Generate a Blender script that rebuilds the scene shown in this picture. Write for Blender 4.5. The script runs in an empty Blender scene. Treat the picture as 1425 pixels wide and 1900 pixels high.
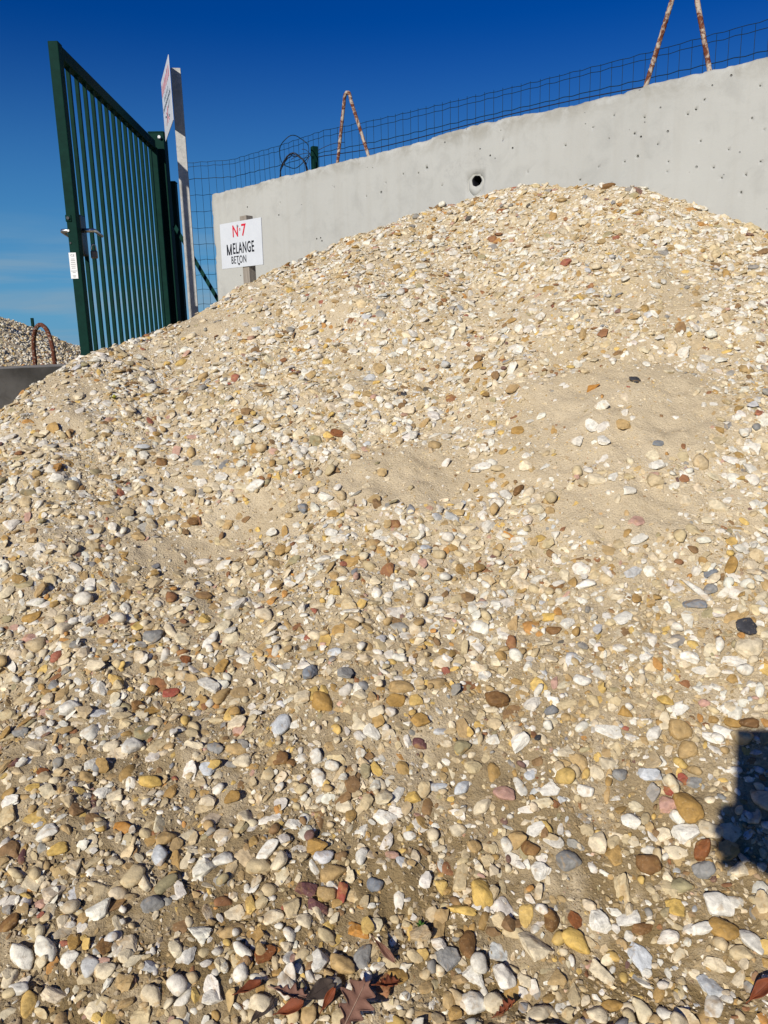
import bpy, bmesh, math, random
import numpy as np
from mathutils import Vector, Matrix

rng = np.random.default_rng(7)
random.seed(7)
S = bpy.context.scene
COL = S.collection
PI = math.pi

# ------------------------------------------------------------------ camera
FPX, TH, RO = 1427.0, math.radians(12.4), math.radians(1.4)
CAM = np.array([0.0, 0.0, 0.8])
F = np.array([0, math.cos(TH), -math.sin(TH)])
U0 = np.array([0, math.sin(TH), math.cos(TH)])
R0 = np.array([1.0, 0, 0])
RV = R0 * math.cos(RO) - U0 * math.sin(RO)
UV = U0 * math.cos(RO) + R0 * math.sin(RO)
cd = bpy.data.cameras.new('camera')
cam = bpy.data.objects.new('camera', cd)
COL.objects.link(cam)
S.camera = cam
cam.matrix_world = Matrix(((RV[0], UV[0], -F[0], CAM[0]), (RV[1], UV[1], -F[1], CAM[1]),
                           (RV[2], UV[2], -F[2], CAM[2]), (0, 0, 0, 1)))
cd.sensor_fit = 'HORIZONTAL'
cd.sensor_width = 36.0
cd.lens = FPX / 1425 * 36.0
cd.clip_start = 0.02
cd.clip_end = 2000

def ray(px, py):
    return F + RV * (px - 712.5) / FPX - UV * (py - 950) / FPX
def proj(P):
    p = np.asarray(P, float) - CAM
    z = p @ F
    return 712.5 + FPX * (p @ RV) / z, 950 - FPX * (p @ UV) / z
def atz(px, py, z):
    d = ray(px, py)
    return CAM + d * ((z - CAM[2]) / d[2])
def aty(px, py, y):
    d = ray(px, py)
    return CAM + d * (y / d[1])
def atplane(px, py, p0, n):
    d = ray(px, py)
    return CAM + d * (((p0 - CAM) @ n) / (d @ n))

# ------------------------------------------------------------------ light
SUNV = ray(1432, 1388)
SUNV = SUNV / np.linalg.norm(SUNV)          # the way sunlight travels
SUN_EL = math.asin(-SUNV[2])
SUN_AZ = math.atan2(-SUNV[0], -SUNV[1])     # compass angle of the sun from +Y towards +X
world = bpy.data.worlds.new('World')
S.world = world
world.use_nodes = True
nt = world.node_tree
nt.nodes.clear()
def wn(t, **k):
    n = nt.nodes.new(t)
    for a, b in k.items():
        setattr(n, a, b)
    return n
sky = wn('ShaderNodeTexSky', sky_type='NISHITA', sun_disc=False)
sky.sun_elevation = SUN_EL
sky.sun_rotation = SUN_AZ
sky.altitude = 300
sky.air_density = 1.0
sky.dust_density = 0.0
sky.ozone_density = 4.0
hs = wn('ShaderNodeHueSaturation')
hs.inputs['Hue'].default_value = 0.527
hs.inputs['Saturation'].default_value = 1.40
hs.inputs['Value'].default_value = 1.07
nt.links.new(sky.outputs[0], hs.inputs['Color'])
gs = hs
tc = wn('ShaderNodeTexCoord')
sep = wn('ShaderNodeSeparateXYZ')
nt.links.new(tc.outputs['Generated'], sep.inputs[0])
mp = wn('ShaderNodeMapping')
mp.inputs['Scale'].default_value = (2.2, 2.2, 26)
mp.inputs['Rotation'].default_value = (0, math.radians(-3), 0)
nt.links.new(tc.outputs['Generated'], mp.inputs[0])
cn = wn('ShaderNodeTexNoise')
cn.inputs['Scale'].default_value = 1.6
cn.inputs['Detail'].default_value = 5
cn.inputs['Roughness'].default_value = 0.55
cn.inputs['Distortion'].default_value = 0.4
nt.links.new(mp.outputs[0], cn.inputs['Vector'])
cr = wn('ShaderNodeMapRange')
cr.inputs['From Min'].default_value = 0.40
cr.inputs['From Max'].default_value = 0.64
nt.links.new(cn.outputs['Fac'], cr.inputs['Value'])
band = wn('ShaderNodeMapRange', interpolation_type='SMOOTHSTEP')     # thin cirrus lies low over the horizon
band.inputs['From Min'].default_value = 0.17
band.inputs['From Max'].default_value = 0.07
nt.links.new(sep.outputs['Z'], band.inputs['Value'])
mul = wn('ShaderNodeMath', operation='MULTIPLY')
nt.links.new(cr.outputs[0], mul.inputs[0])
nt.links.new(band.outputs[0], mul.inputs[1])
mul2 = wn('ShaderNodeMath', operation='MULTIPLY')
nt.links.new(mul.outputs[0], mul2.inputs[0])
mul2.inputs[1].default_value = 0.80
hz = wn('ShaderNodeMapRange', interpolation_type='SMOOTHSTEP')     # pale air over the horizon
hz.inputs['From Min'].default_value = 0.36
hz.inputs['From Max'].default_value = -0.02
hz.inputs['To Max'].default_value = 0.85
nt.links.new(sep.outputs['Z'], hz.inputs['Value'])
hmx = wn('ShaderNodeMix', data_type='RGBA')
nt.links.new(hz.outputs[0], hmx.inputs['Factor'])
nt.links.new(gs.outputs[0], hmx.inputs['A'])
hmx.inputs['B'].default_value = (.95, 5.0, 9.4, 1)
cm = wn('ShaderNodeMix', data_type='RGBA')
nt.links.new(mul2.outputs[0], cm.inputs['Factor'])
nt.links.new(hmx.outputs['Result'], cm.inputs['A'])
cm.inputs['B'].default_value = (3.6, 5.9, 8.0, 1)
bg = wn('ShaderNodeBackground')
bg.inputs['Strength'].default_value = 0.06
nt.links.new(cm.outputs['Result'], bg.inputs['Color'])
wo = wn('ShaderNodeOutputWorld')
nt.links.new(bg.outputs[0], wo.inputs[0])

sl = bpy.data.lights.new('sun', 'SUN')
sl.energy = 5.0
sl.angle = math.radians(0.53)
sl.color = (1.0, 0.955, 0.88)
so = bpy.data.objects.new('sun', sl)
COL.objects.link(so)
so.rotation_euler = Vector(SUNV).to_track_quat('-Z', 'Y').to_euler()

S.view_settings.view_transform = 'Standard'
S.view_settings.look = 'None'
S.view_settings.exposure = 0.0
S.view_settings.gamma = 1.0
S.view_settings.use_curve_mapping = False
S.cycles.use_denoising = True
S.cycles.max_bounces = 6
S.cycles.diffuse_bounces = 2

# ------------------------------------------------------------------ helpers
def tag(o, label=None, cat=None, group=None, kind=None):
    if label: o['label'] = label
    if cat: o['category'] = cat
    if group: o['group'] = group
    if kind: o['kind'] = kind
    return o

def empty(name, loc, label=None, cat=None, group=None):
    o = bpy.data.objects.new(name, None)
    o.empty_display_size = 0.05
    COL.objects.link(o)
    o.location = loc
    tag(o, label, cat, group)
    return o

def link(name, me, mat=None, parent=None):
    o = bpy.data.objects.new(name, me)
    COL.objects.link(o)
    if mat is not None and len(me.materials) == 0:
        me.materials.append(mat)
    if parent is not None:
        o.parent = parent
        o.matrix_parent_inverse = Matrix.Translation(parent.location).inverted()
    return o

def np_mesh(name, V, T, smooth=False, attrs=None, n=3):
    me = bpy.data.meshes.new(name)
    V = np.asarray(V, np.float32); T = np.asarray(T, np.int32)
    me.vertices.add(len(V)); me.vertices.foreach_set('co', V.ravel())
    me.loops.add(T.size); me.loops.foreach_set('vertex_index', T.ravel())
    me.polygons.add(len(T))
    me.polygons.foreach_set('loop_start', np.arange(0, T.size, n, dtype=np.int32))
    me.update(calc_edges=True)
    sm = np.ones(len(T), bool) if smooth is True else (np.zeros(len(T), bool) if smooth is False else smooth)
    me.polygons.foreach_set('use_smooth', sm)
    for k, a in (attrs or {}).items():
        a = np.asarray(a, np.float32)
        if a.ndim == 1:
            at = me.attributes.new(k, 'FLOAT', 'POINT'); at.data.foreach_set('value', a)
        else:
            if a.shape[1] == 3: a = np.hstack([a, np.ones((len(a), 1), np.float32)])
            at = me.attributes.new(k, 'FLOAT_COLOR', 'POINT'); at.data.foreach_set('color', a.ravel())
    me.validate()
    return me

def bm_mesh(name, bm, smooth=False):
    me = bpy.data.meshes.new(name)
    bmesh.ops.recalc_face_normals(bm, faces=bm.faces)
    for f in bm.faces: f.smooth = smooth
    bm.to_mesh(me); bm.free()
    return me

def box_bm(bm, c, sx, sy, sz, rot=None, bev=0.0):
    r = bmesh.ops.create_cube(bm, size=1.0)
    vs = r['verts']
    bmesh.ops.scale(bm, vec=(sx, sy, sz), verts=vs)
    if bev > 0:
        es = list({e for v in vs for e in v.link_edges})
        rr = bmesh.ops.bevel(bm, geom=es, offset=bev, segments=2, profile=0.5, affect='EDGES')
        vs = list({v for f in rr['faces'] for v in f.verts} | {v for v in vs if v.is_valid})
    if rot is not None:
        bmesh.ops.rotate(bm, cent=(0, 0, 0), matrix=rot, verts=vs)
    bmesh.ops.translate(bm, vec=Vector(c), verts=vs)
    return vs

def box(name, c, s, mat, parent=None, rz=0.0, bev=0.003, rot=None):
    bm = bmesh.new()
    box_bm(bm, c, *s, rot=rot if rot is not None else Matrix.Rotation(rz, 3, 'Z'), bev=bev)
    return link(name, bm_mesh(name, bm), mat, parent)

def tube_data(pts, rad, sides=8, closed=False, wob=0.0):
    P = np.asarray(pts, float); n = len(P)
    rad = np.full(n, rad) if np.isscalar(rad) else np.asarray(rad)
    Tn = np.gradient(P, axis=0)
    if closed: Tn = np.roll(P, -1, 0) - np.roll(P, 1, 0)
    Tn /= np.linalg.norm(Tn, axis=1)[:, None] + 1e-12
    a = np.array([0, 0, 1.0]) if abs(Tn[0][2]) < 0.9 else np.array([1.0, 0, 0])
    V = []
    nrm = np.cross(Tn[0], a); nrm /= np.linalg.norm(nrm)
    for i in range(n):
        nrm = nrm - Tn[i] * (nrm @ Tn[i]); nrm /= np.linalg.norm(nrm)
        b = np.cross(Tn[i], nrm)
        for k in range(sides):
            t = 2 * PI * k / sides
            rr = rad[i] * (1 + (wob * (random.random() - .5) if wob else 0))
            V.append(P[i] + (nrm * math.cos(t) + b * math.sin(t)) * rr)
    Q = []
    m = n if closed else n - 1
    for i in range(m):
        for k in range(sides):
            j = (i + 1) % n
            a0, a1 = i * sides + k, i * sides + (k + 1) % sides
            b0, b1 = j * sides + k, j * sides + (k + 1) % sides
            Q.append((a0, a1, b1, b0))
    caps = []
    if not closed:
        caps = [tuple(range(sides))[::-1], tuple(range((n - 1) * sides, n * sides))]
    return V, Q + caps

def tube(name, pts, rad, mat, parent=None, sides=8, closed=False, smooth=True, wob=0.0):
    V, Q = tube_data(pts, rad, sides, closed, wob)
    me = bpy.data.meshes.new(name)
    me.from_pydata([tuple(map(float, v)) for v in V], [], Q)
    me.update()
    if smooth: me.polygons.foreach_set('use_smooth', np.ones(len(me.polygons), bool))
    return link(name, me, mat, parent)

# value noise on numpy arrays
_L = rng.random((256, 256))
def vnoise(x, y, sc, off=0):
    x = x * sc + 37.3 + off * 11.7; y = y * sc + 91.1 + off * 5.3
    xi = np.floor(x).astype(int); yi = np.floor(y).astype(int)
    fx = x - xi; fy = y - yi
    fx = fx * fx * (3 - 2 * fx); fy = fy * fy * (3 - 2 * fy)
    g = lambda a, b: _L[a % 256, b % 256]
    return ((g(xi, yi) * (1 - fx) + g(xi + 1, yi) * fx) * (1 - fy) + (g(xi, yi + 1) * (1 - fx) + g(xi + 1, yi + 1) * fx) * fy) - .5
def fbm(x, y, sc, oc=4, off=0, g=.5):
    s = 0; a = 1
    for i in range(oc):
        s = s + a * vnoise(x, y, sc * 2 ** i, off + i); a *= g
    return s
def sstep(a, b, x):
    t = np.clip((x - a) / (b - a), 0, 1)
    return t * t * (3 - 2 * t)

# ------------------------------------------------------------------ materials
class MB:
    def __init__(s, name, rough=0.8, spec=0.3):
        s.m = bpy.data.materials.new(name); s.m.use_nodes = True
        s.t = s.m.node_tree; s.b = s.t.nodes['Principled BSDF']
        s.b.inputs['Roughness'].default_value = rough
        s.b.inputs['Specular IOR Level'].default_value = spec
    def n(s, t, **k):
        n = s.t.nodes.new(t)
        for a, b in k.items(): setattr(n, a, b)
        return n
    def l(s, a, b): s.t.links.new(a, b)
    def pos(s, obj=False):
        if obj: return s.n('ShaderNodeTexCoord').outputs['Object']
        return s.n('ShaderNodeNewGeometry').outputs['Position']
    def noise(s, vec, scale, detail=4, rough=.55, dist=0.0):
        n = s.n('ShaderNodeTexNoise')
        n.inputs['Scale'].default_value = scale; n.inputs['Detail'].default_value = detail
        n.inputs['Roughness'].default_value = rough; n.inputs['Distortion'].default_value = dist
        s.l(vec, n.inputs['Vector']); return n.outputs['Fac']
    def rng(s, v, a, b, c=0.0, d=1.0):
        n = s.n('ShaderNodeMapRange')
        for k, x in zip(('From Min', 'From Max', 'To Min', 'To Max'), (a, b, c, d)): n.inputs[k].default_value = x
        s.l(v, n.inputs['Value']); return n.outputs[0]
    def mix(s, f, A, B, bt='MIX'):
        n = s.n('ShaderNodeMix', data_type='RGBA', blend_type=bt)
        for k, v in (('Factor', f), ('A', A), ('B', B)):
            if isinstance(v, (int, float)): n.inputs[k].default_value = v
            elif isinstance(v, tuple): n.inputs[k].default_value = (*v, 1)
            else: s.l(v, n.inputs[k])
        return n.outputs['Result']
    def mul(s, a, b):
        n = s.n('ShaderNodeMath', operation='MULTIPLY')
        for i, v in enumerate((a, b)):
            if isinstance(v, (int, float)): n.inputs[i].default_value = v
            else: s.l(v, n.inputs[i])
        return n.outputs[0]
    def bump(s, h, strength, dist, prev=None):
        n = s.n('ShaderNodeBump')
        n.inputs['Strength'].default_value = strength; n.inputs['Distance'].default_value = dist
        s.l(h, n.inputs['Height'])
        if prev is not None: s.l(prev, n.inputs['Normal'])
        return n.outputs[0]
    def done(s, col=None, nrm=None, rough=None):
        if col is not None:
            if isinstance(col, tuple): s.b.inputs['Base Color'].default_value = (*col, 1)
            else: s.l(col, s.b.inputs['Base Color'])
        if nrm is not None: s.l(nrm, s.b.inputs['Normal'])
        if rough is not None: s.l(rough, s.b.inputs['Roughness'])
        return s.m

def mat_stone(name, src):
    m = MB(name, .72, .3)
    p = m.pos()
    if src == 'attr':
        base = m.n('ShaderNodeAttribute', attribute_name='col').outputs['Color']
    else:
        base = m.n('ShaderNodeObjectInfo').outputs['Color']
    n1 = m.noise(p, 85, 4, .6, .6)
    n2 = m.noise(p, 300, 3, .6)
    n3 = m.noise(p, 45, 3, .55, 1.2)
    v = m.rng(n1, .3, .7, .62, 1.18)
    vv = m.n('ShaderNodeCombineColor'); [m.l(v, vv.inputs[i]) for i in range(3)]
    c = m.mix(1.0, base, vv.outputs[0], 'MULTIPLY')
    c = m.mix(m.rng(n3, .56, .70, 0, .50), c, (.40, .235, .075))        # ochre staining
    c = m.mix(m.rng(n2, .60, .78, 0, .45), c, (.56, .45, .28))          # sand dust on the faces
    c = m.mix(m.rng(m.noise(p, 420, 2, .5), .64, .72, 0, .35), c, (.10, .075, .05))
    b = m.bump(n1, .35, .003)
    b = m.bump(n2, .35, .0012, b)
    return m.done(c, b)
M = {}
M['stone'] = mat_stone('stone_merged', 'attr')
M['stone_o'] = mat_stone('stone_single', 'obj')

m = MB('sand', .92, .12)
p = m.pos()
a = m.noise(p, 5, 4, .6); b_ = m.noise(p, 240, 4, .65); c_ = m.noise(p, 620, 3, .7); d_ = m.noise(p, 60, 4, .6)
col = m.mix(m.rng(a, .35, .65), (.58, .475, .315), (.52, .415, .26))
col = m.mix(m.rng(b_, .50, .68, 0, .65), col, (.68, .57, .39))
col = m.mix(m.rng(c_, .54, .70, 0, .85), col, (.20, .13, .065))
col = m.mix(m.rng(d_, .55, .8, 0, .5), col, (.33, .235, .125))
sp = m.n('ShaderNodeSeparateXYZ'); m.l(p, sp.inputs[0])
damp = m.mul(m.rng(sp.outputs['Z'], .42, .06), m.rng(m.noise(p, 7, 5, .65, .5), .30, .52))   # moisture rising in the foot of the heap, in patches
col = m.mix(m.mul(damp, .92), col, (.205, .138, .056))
nb = m.bump(d_, .4, .008); nb = m.bump(b_, .7, .004, nb); nb = m.bump(c_, .55, .0016, nb)
M['sand'] = m.done(col, nb)

m = MB('grit', .85, .2)
base = m.n('ShaderNodeAttribute', attribute_name='col').outputs['Color']
M['grit'] = m.done(base)

m = MB('yard_ground', .95, .1)
p = m.pos()
a = m.noise(p, 1.5, 5, .6); b_ = m.noise(p, 80, 4, .7); c_ = m.noise(p, .05, 3, .5)
col = m.mix(m.rng(a, .35, .65), (.34, .27, .17), (.25, .20, .13))
col = m.mix(m.rng(b_, .5, .7, 0, .7), col, (.46, .40, .29))
col = m.mix(m.rng(c_, .45, .6, 0, .6), col, (.13, .14, .06))
M['ground'] = m.done(col, m.bump(b_, .8, .02))

def concrete(name, A, B, dark, holes=True, stain=0.0):
    m = MB(name, .88, .2)
    p = m.pos()
    n1 = m.noise(p, 1.7, 5, .6); n2 = m.noise(p, 11, 5, .65, .5); n3 = m.noise(p, 160, 3, .6)
    col = m.mix(m.rng(n1, .35, .65), A, B)
    col = m.mix(m.rng(n2, .52, .74, 0, .55), col, tuple(.80 * x for x in B))
    sp = m.n('ShaderNodeSeparateXYZ'); m.l(p, sp.inputs[0])
    if stain:                        # weathered lichen-grey band along the top edge, broken up by noise
        top = m.rng(sp.outputs['Z'], stain - .06, stain - .004)
        brk = m.rng(m.noise(p, 14, 5, .7, .8), .40, .62)
        col = m.mix(m.mul(m.mul(top, brk), .6), col, (.21, .195, .155))
        brk2 = m.rng(m.noise(p, 5, 4, .7, .8), .58, .75, 0, .5)
        blot = m.rng(m.noise(p, 60, 4, .75), .48, .62)
        col = m.mix(m.mul(brk2, blot), col, (.27, .265, .25))
        mpn = m.n('ShaderNodeMapping'); mpn.inputs['Scale'].default_value = (7, 7, .5); m.l(p, mpn.inputs[0])
        st = m.rng(m.noise(mpn.outputs[0], 3, 4, .6), .50, .75, 0, .22)
        col = m.mix(st, col, (.30, .28, .235))
    nb = m.bump(n2, .25, .004); nb = m.bump(n3, .25, .0015, nb)
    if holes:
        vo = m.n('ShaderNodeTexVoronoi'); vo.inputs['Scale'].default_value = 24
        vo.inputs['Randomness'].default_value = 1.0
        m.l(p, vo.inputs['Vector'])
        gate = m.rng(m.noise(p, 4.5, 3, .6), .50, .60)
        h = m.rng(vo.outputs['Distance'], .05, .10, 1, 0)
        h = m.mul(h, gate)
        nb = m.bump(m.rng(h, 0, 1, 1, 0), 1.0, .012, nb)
        col = m.mix(m.mul(h, .8), col, dark)  # shade inside the small pinholes put into the colour
    return m.done(col, nb)
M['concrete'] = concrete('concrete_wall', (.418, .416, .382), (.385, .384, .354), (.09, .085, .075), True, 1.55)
M['concrete_low'] = concrete('concrete_low_wall', (.40, .37, .31), (.11, .10, .08), (.09, .085, .07), False)

def paint(name, col, rough=.4, var=.25, spec=.4):
    m = MB(name, rough, spec)
    n = m.noise(m.pos(), 30, 4, .6)
    c = m.mix(m.rng(n, .35, .7), col, tuple(x * (1 - var) for x in col))
    return m.done(c, m.bump(m.noise(m.pos(), 400, 2), .06, .001))
M['green'] = paint('green_powder_coat', (.0035, .029, .021), .7, .3, .08)
M['wire'] = paint('green_wire', (.006, .022, .030), .5, .3, .2)
M['black'] = paint('black_wire', (.010, .011, .014), .5)
M['darkplastic'] = paint('dark_plastic', (.012, .012, .014), .4)
M['white'] = paint('sign_white', (.56, .58, .60), .45, .05)
M['sticker'] = paint('sticker_white', (.74, .74, .72), .5, .04)
M['redprint'] = paint('red_print', (.56, .012, .035), .5, .1)
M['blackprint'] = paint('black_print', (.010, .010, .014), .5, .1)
M['redfaded'] = paint('faded_red_print', (.50, .20, .23), .6, .2)
M['blackfaded'] = paint('faded_black_print', (.10, .13, .16), .6, .2)
M['greyprint'] = paint('grey_print', (.30, .30, .30), .6, .1)
M['whitecap'] = paint('white_plastic', (.75, .75, .72), .4, .05)
m = MB('steel', .32, .5); m.b.inputs['Metallic'].default_value = 1.0
M['steel'] = m.done(m.mix(m.rng(m.noise(m.pos(), 90, 3), .3, .7), (.62, .60, .57), (.42, .41, .40)))
m = MB('galvanised', .6, .4); m.b.inputs['Metallic'].default_value = .25
p = m.pos(); n = m.noise(p, 40, 4, .7, .6); n2 = m.noise(p, 9, 4, .6)
c = m.mix(m.rng(n, .35, .65), (.47, .455, .42), (.33, .325, .30))
c = m.mix(m.rng(n2, .55, .75, 0, .6), c, (.25, .22, .17))
M['galv'] = m.done(c, m.bump(n, .3, .002))
m = MB('rusty_rebar', .85, .2)
p = m.pos(); n = m.noise(p, 34, 5, .75, .8); n2 = m.noise(p, 220, 3, .7)
c = m.mix(m.rng(n2, .35, .65), (.17, .052, .022), (.075, .024, .013))
c = m.mix(m.rng(n, .46, .56, 0, .85), c, (.46, .39, .31))               # flaking cement and old paint
M['rebar'] = m.done(c, m.bump(n, .8, .004))
m = MB('rusty_hook', .85, .2)
p = m.pos(); n = m.noise(p, 55, 4, .7, .8); n2 = m.noise(p, 220, 3, .7)
c = m.mix(m.rng(n2, .35, .65), (.15, .045, .02), (.06, .022, .013))
c = m.mix(m.rng(n, .56, .62), c, (.42, .37, .30))
M['hook'] = m.done(c, m.bump(n, .8, .004))
m = MB('weathered_wood', .9, .1)
p = m.pos(); mpn = m.n('ShaderNodeMapping'); mpn.inputs['Scale'].default_value = (90, 90, 4); m.l(p, mpn.inputs[0])
n = m.noise(mpn.outputs[0], 2.5, 4, .65)
M['wood'] = m.done(m.mix(m.rng(n, .3, .7), (.34, .30, .25), (.19, .165, .135)), m.bump(n, .5, .004))
def leafmat(name, a, b):
    m = MB(name, .7, .25)
    p = m.pos(); n = m.noise(p, 70, 4, .6)
    return m.done(m.mix(m.rng(n, .3, .7), a, b), m.bump(n, .5, .003))
M['leaf_brown'] = leafmat('leaf_brown', (.24, .125, .085), (.15, .072, .048))
M['leaf_red'] = leafmat('leaf_russet', (.22, .055, .018), (.12, .035, .015))
M['leaf_dark'] = leafmat('leaf_dark', (.085, .062, .046), (.05, .036, .03))
M['leaf_vein'] = leafmat('leaf_vein', (.36, .24, .17), (.30, .19, .13))
M['weed'] = leafmat('weed_green', (.05, .13, .02), (.09, .15, .02))
M['weedy'] = leafmat('weed_yellow', (.32, .30, .03), (.16, .19, .02))
M['drystem'] = leafmat('dry_stem', (.10, .09, .07), (.16, .13, .09))

# ------------------------------------------------------------------ the wall line and the shape of the pile
ZT = 1.55
WA = atz(390, 360, ZT)[:2]
WB = atz(1425, 105, ZT)[:2]
WU = (WB - WA) / np.linalg.norm(WB - WA)            # along the wall, towards the right
WN = np.array([WU[1], -WU[0]])                       # horizontal normal
if WN @ WA > 0: WN = -WN                             # faces the camera
W_C = WA @ WN

def ground_z(x, y):
    return .45 * sstep(2.5, 3.5, y + .35 * np.maximum(0, x))

sil = [  # silhouette of the pile: pixel and the forward distance of the crest there
 (-250, 905, 1.75), (-120, 835, 1.88), (0, 765, 2.0), (75, 706, 2.1), (155, 662, 2.25), (250, 634, 2.4), (350, 594, 2.55), (405, 560, 2.65), (480, 512, 2.75),
 (560, 480, 2.8), (650, 438, 2.85), (760, 404, 2.9), (850, 380, 2.92), (930, 358, 2.88), (1000, 347, 2.80),
 (1100, 343, 2.66), (1200, 347, 2.55), (1300, 384, 2.44), (1425, 430, 2.32), (1560, 490, 2.2), (1700, 560, 2.08)]
AZ, RR, ZZ = [], [], []
for px, py, y in sil:
    P = aty(px, py, y)
    AZ.append(math.atan2(P[0], P[1])); RR.append(math.hypot(P[0], P[1])); ZZ.append(P[2])
AZ = [math.radians(-88), math.radians(-62), math.radians(-48)] + AZ + [math.radians(48), math.radians(60), math.radians(74)]
RR = [1.25, 1.45, 1.6] + RR + [2.35, 2.45, 2.6]
ZZ = [.10, .20, .32] + ZZ + [.72, .55, .35]
def r_wall(az):
    d = np.stack([np.sin(az), np.cos(az)], -1)
    q = W_C / (d @ WN)
    return np.where((q > 0) & (az > math.atan2(WA[0], WA[1]) - .002), q, 9.0)
NPH, NR = 520, 360
phi = np.linspace(math.radians(-84), math.radians(72), NPH)
Rc = np.interp(phi, AZ, RR); Zc = np.interp(phi, AZ, ZZ)
k = np.exp(-np.linspace(-2.5, 2.5, 15) ** 2); k /= k.sum()
Rc = np.convolve(np.pad(Rc, 7, 'edge'), k, 'valid'); Zc = np.convolve(np.pad(Zc, 7, 'edge'), k, 'valid')
rw = r_wall(phi)
Rc = np.minimum(Rc, rw - .02)
Rmax = np.minimum(rw + .03, Rc + 1.3)
RMIN = .2
u_ = np.linspace(0, 1, NR)
tt = u_ ** 1.12
GR = RMIN + (Rmax - RMIN)[:, None] * tt[None, :]
GX = GR * np.sin(phi)[:, None]; GY = GR * np.cos(phi)[:, None]
R0t = .74 + .05 * np.sin(phi * 5)
uu = (GR - R0t[:, None]) / (Rc - R0t)[:, None]
uc = np.clip(uu, 0, 1)
prof = uc * (.80 + .34 * uc - .14 * uc ** 3)                 # steeper in the middle, a soft foot
prof = prof + .02 * np.minimum(uc, 0)
Hh = Zc[:, None] * prof
back = np.maximum(GR - Rc[:, None], 0)
Hh = Hh - .62 * back * sstep(0, .12, back)
foot = sstep(-.1, .5, uu)
Hh = Hh + foot * sstep(1.25, .75, uu) * (.055 * fbm(GX, GY, 2.3, 3, 1) + .02 * fbm(GX, GY, 7, 3, 5))
Hh = Hh + .012 * fbm(GX, GY, 22, 3, 9) + .005 * fbm(GX, GY, 75, 3, 13)
gz = ground_z(GX, GY)
Hh = np.maximum(Hh, gz + .010 + .012 * fbm(GX, GY, 22, 3, 9))
edge = (GR - RMIN) / .12
Hh[:, -1] -= .06; Hh[0, :] -= .05; Hh[-1, :] -= .05
Hh[:, 0] -= .05

def surf(x, y):
    """height of the pile at ground positions (arrays)"""
    x = np.asarray(x, float); y = np.asarray(y, float)
    az = np.arctan2(x, y); r = np.hypot(x, y)
    fi = np.clip((az - phi[0]) / (phi[1] - phi[0]), 0, NPH - 1.001)
    i0 = fi.astype(int); fa = fi - i0
    def col(i):
        t = np.clip((r - RMIN) / (Rmax[i] - RMIN), 0, .9999) ** (1 / 1.12) * (NR - 1)
        j = np.minimum(t.astype(int), NR - 2); fr = t - j
        return Hh[i, j] * (1 - fr) + Hh[i, j + 1] * fr
    return col(i0) * (1 - fa) + col(np.minimum(i0 + 1, NPH - 1)) * fa
def surf_n(x, y, e=.012):
    gx = (surf(x + e, y) - surf(x - e, y)) / (2 * e)
    gy = (surf(x, y + e) - surf(x, y - e)) / (2 * e)
    N = np.stack([-gx, -gy, np.ones_like(gx)], -1)
    return N / np.linalg.norm(N, axis=-1)[..., None]
def hit(px, py):
    """first point of the pile's surface that a pixel sees"""
    d = ray(px, py); d = d / np.linalg.norm(d)
    t = np.linspace(.4, 4.2, 1900)
    P = CAM + d * t[:, None]
    below = P[:, 2] < surf(P[:, 0], P[:, 1])
    i = int(np.argmax(below)) if below.any() else None
    if i is None: return None
    return P[i]

# ------------------------------------------------------------------ ground
def make_ground():
    g = np.concatenate([-np.geomspace(600, 6, 22), np.linspace(-5.5, 7.5, 90), np.geomspace(8, 600, 22)])
    X, Y = np.meshgrid(g, g, indexing='ij')
    Z = ground_z(X, Y) + .01 * fbm(X, Y, 3, 3, 3) * (np.abs(X) < 12) * (np.abs(Y) < 12) - .004
    n = len(g)
    I = np.arange(n * n).reshape(n, n)
    Q = np.stack([I[:-1, :-1], I[1:, :-1], I[1:, 1:], I[:-1, 1:]], -1).reshape(-1, 4)
    o = link('ground', np_mesh('ground', np.stack([X, Y, Z], -1).reshape(-1, 3), Q, True, None, 4), M['ground'])
    tag(o, kind='structure')
make_ground()

# ------------------------------------------------------------------ gravel pile
I = np.arange(NPH * NR).reshape(NPH, NR)
Q = np.stack([I[:-1, :-1], I[:-1, 1:], I[1:, 1:], I[1:, :-1]], -1).reshape(-1, 4)[:, ::-1]
pile = link('gravel_pile', np_mesh('gravel_pile', np.stack([GX, GY, Hh], -1).reshape(-1, 3), Q, True, None, 4), M['sand'])
tag(pile, 'large heap of cream sand and gravel against the tall concrete wall', 'gravel pile')

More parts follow.
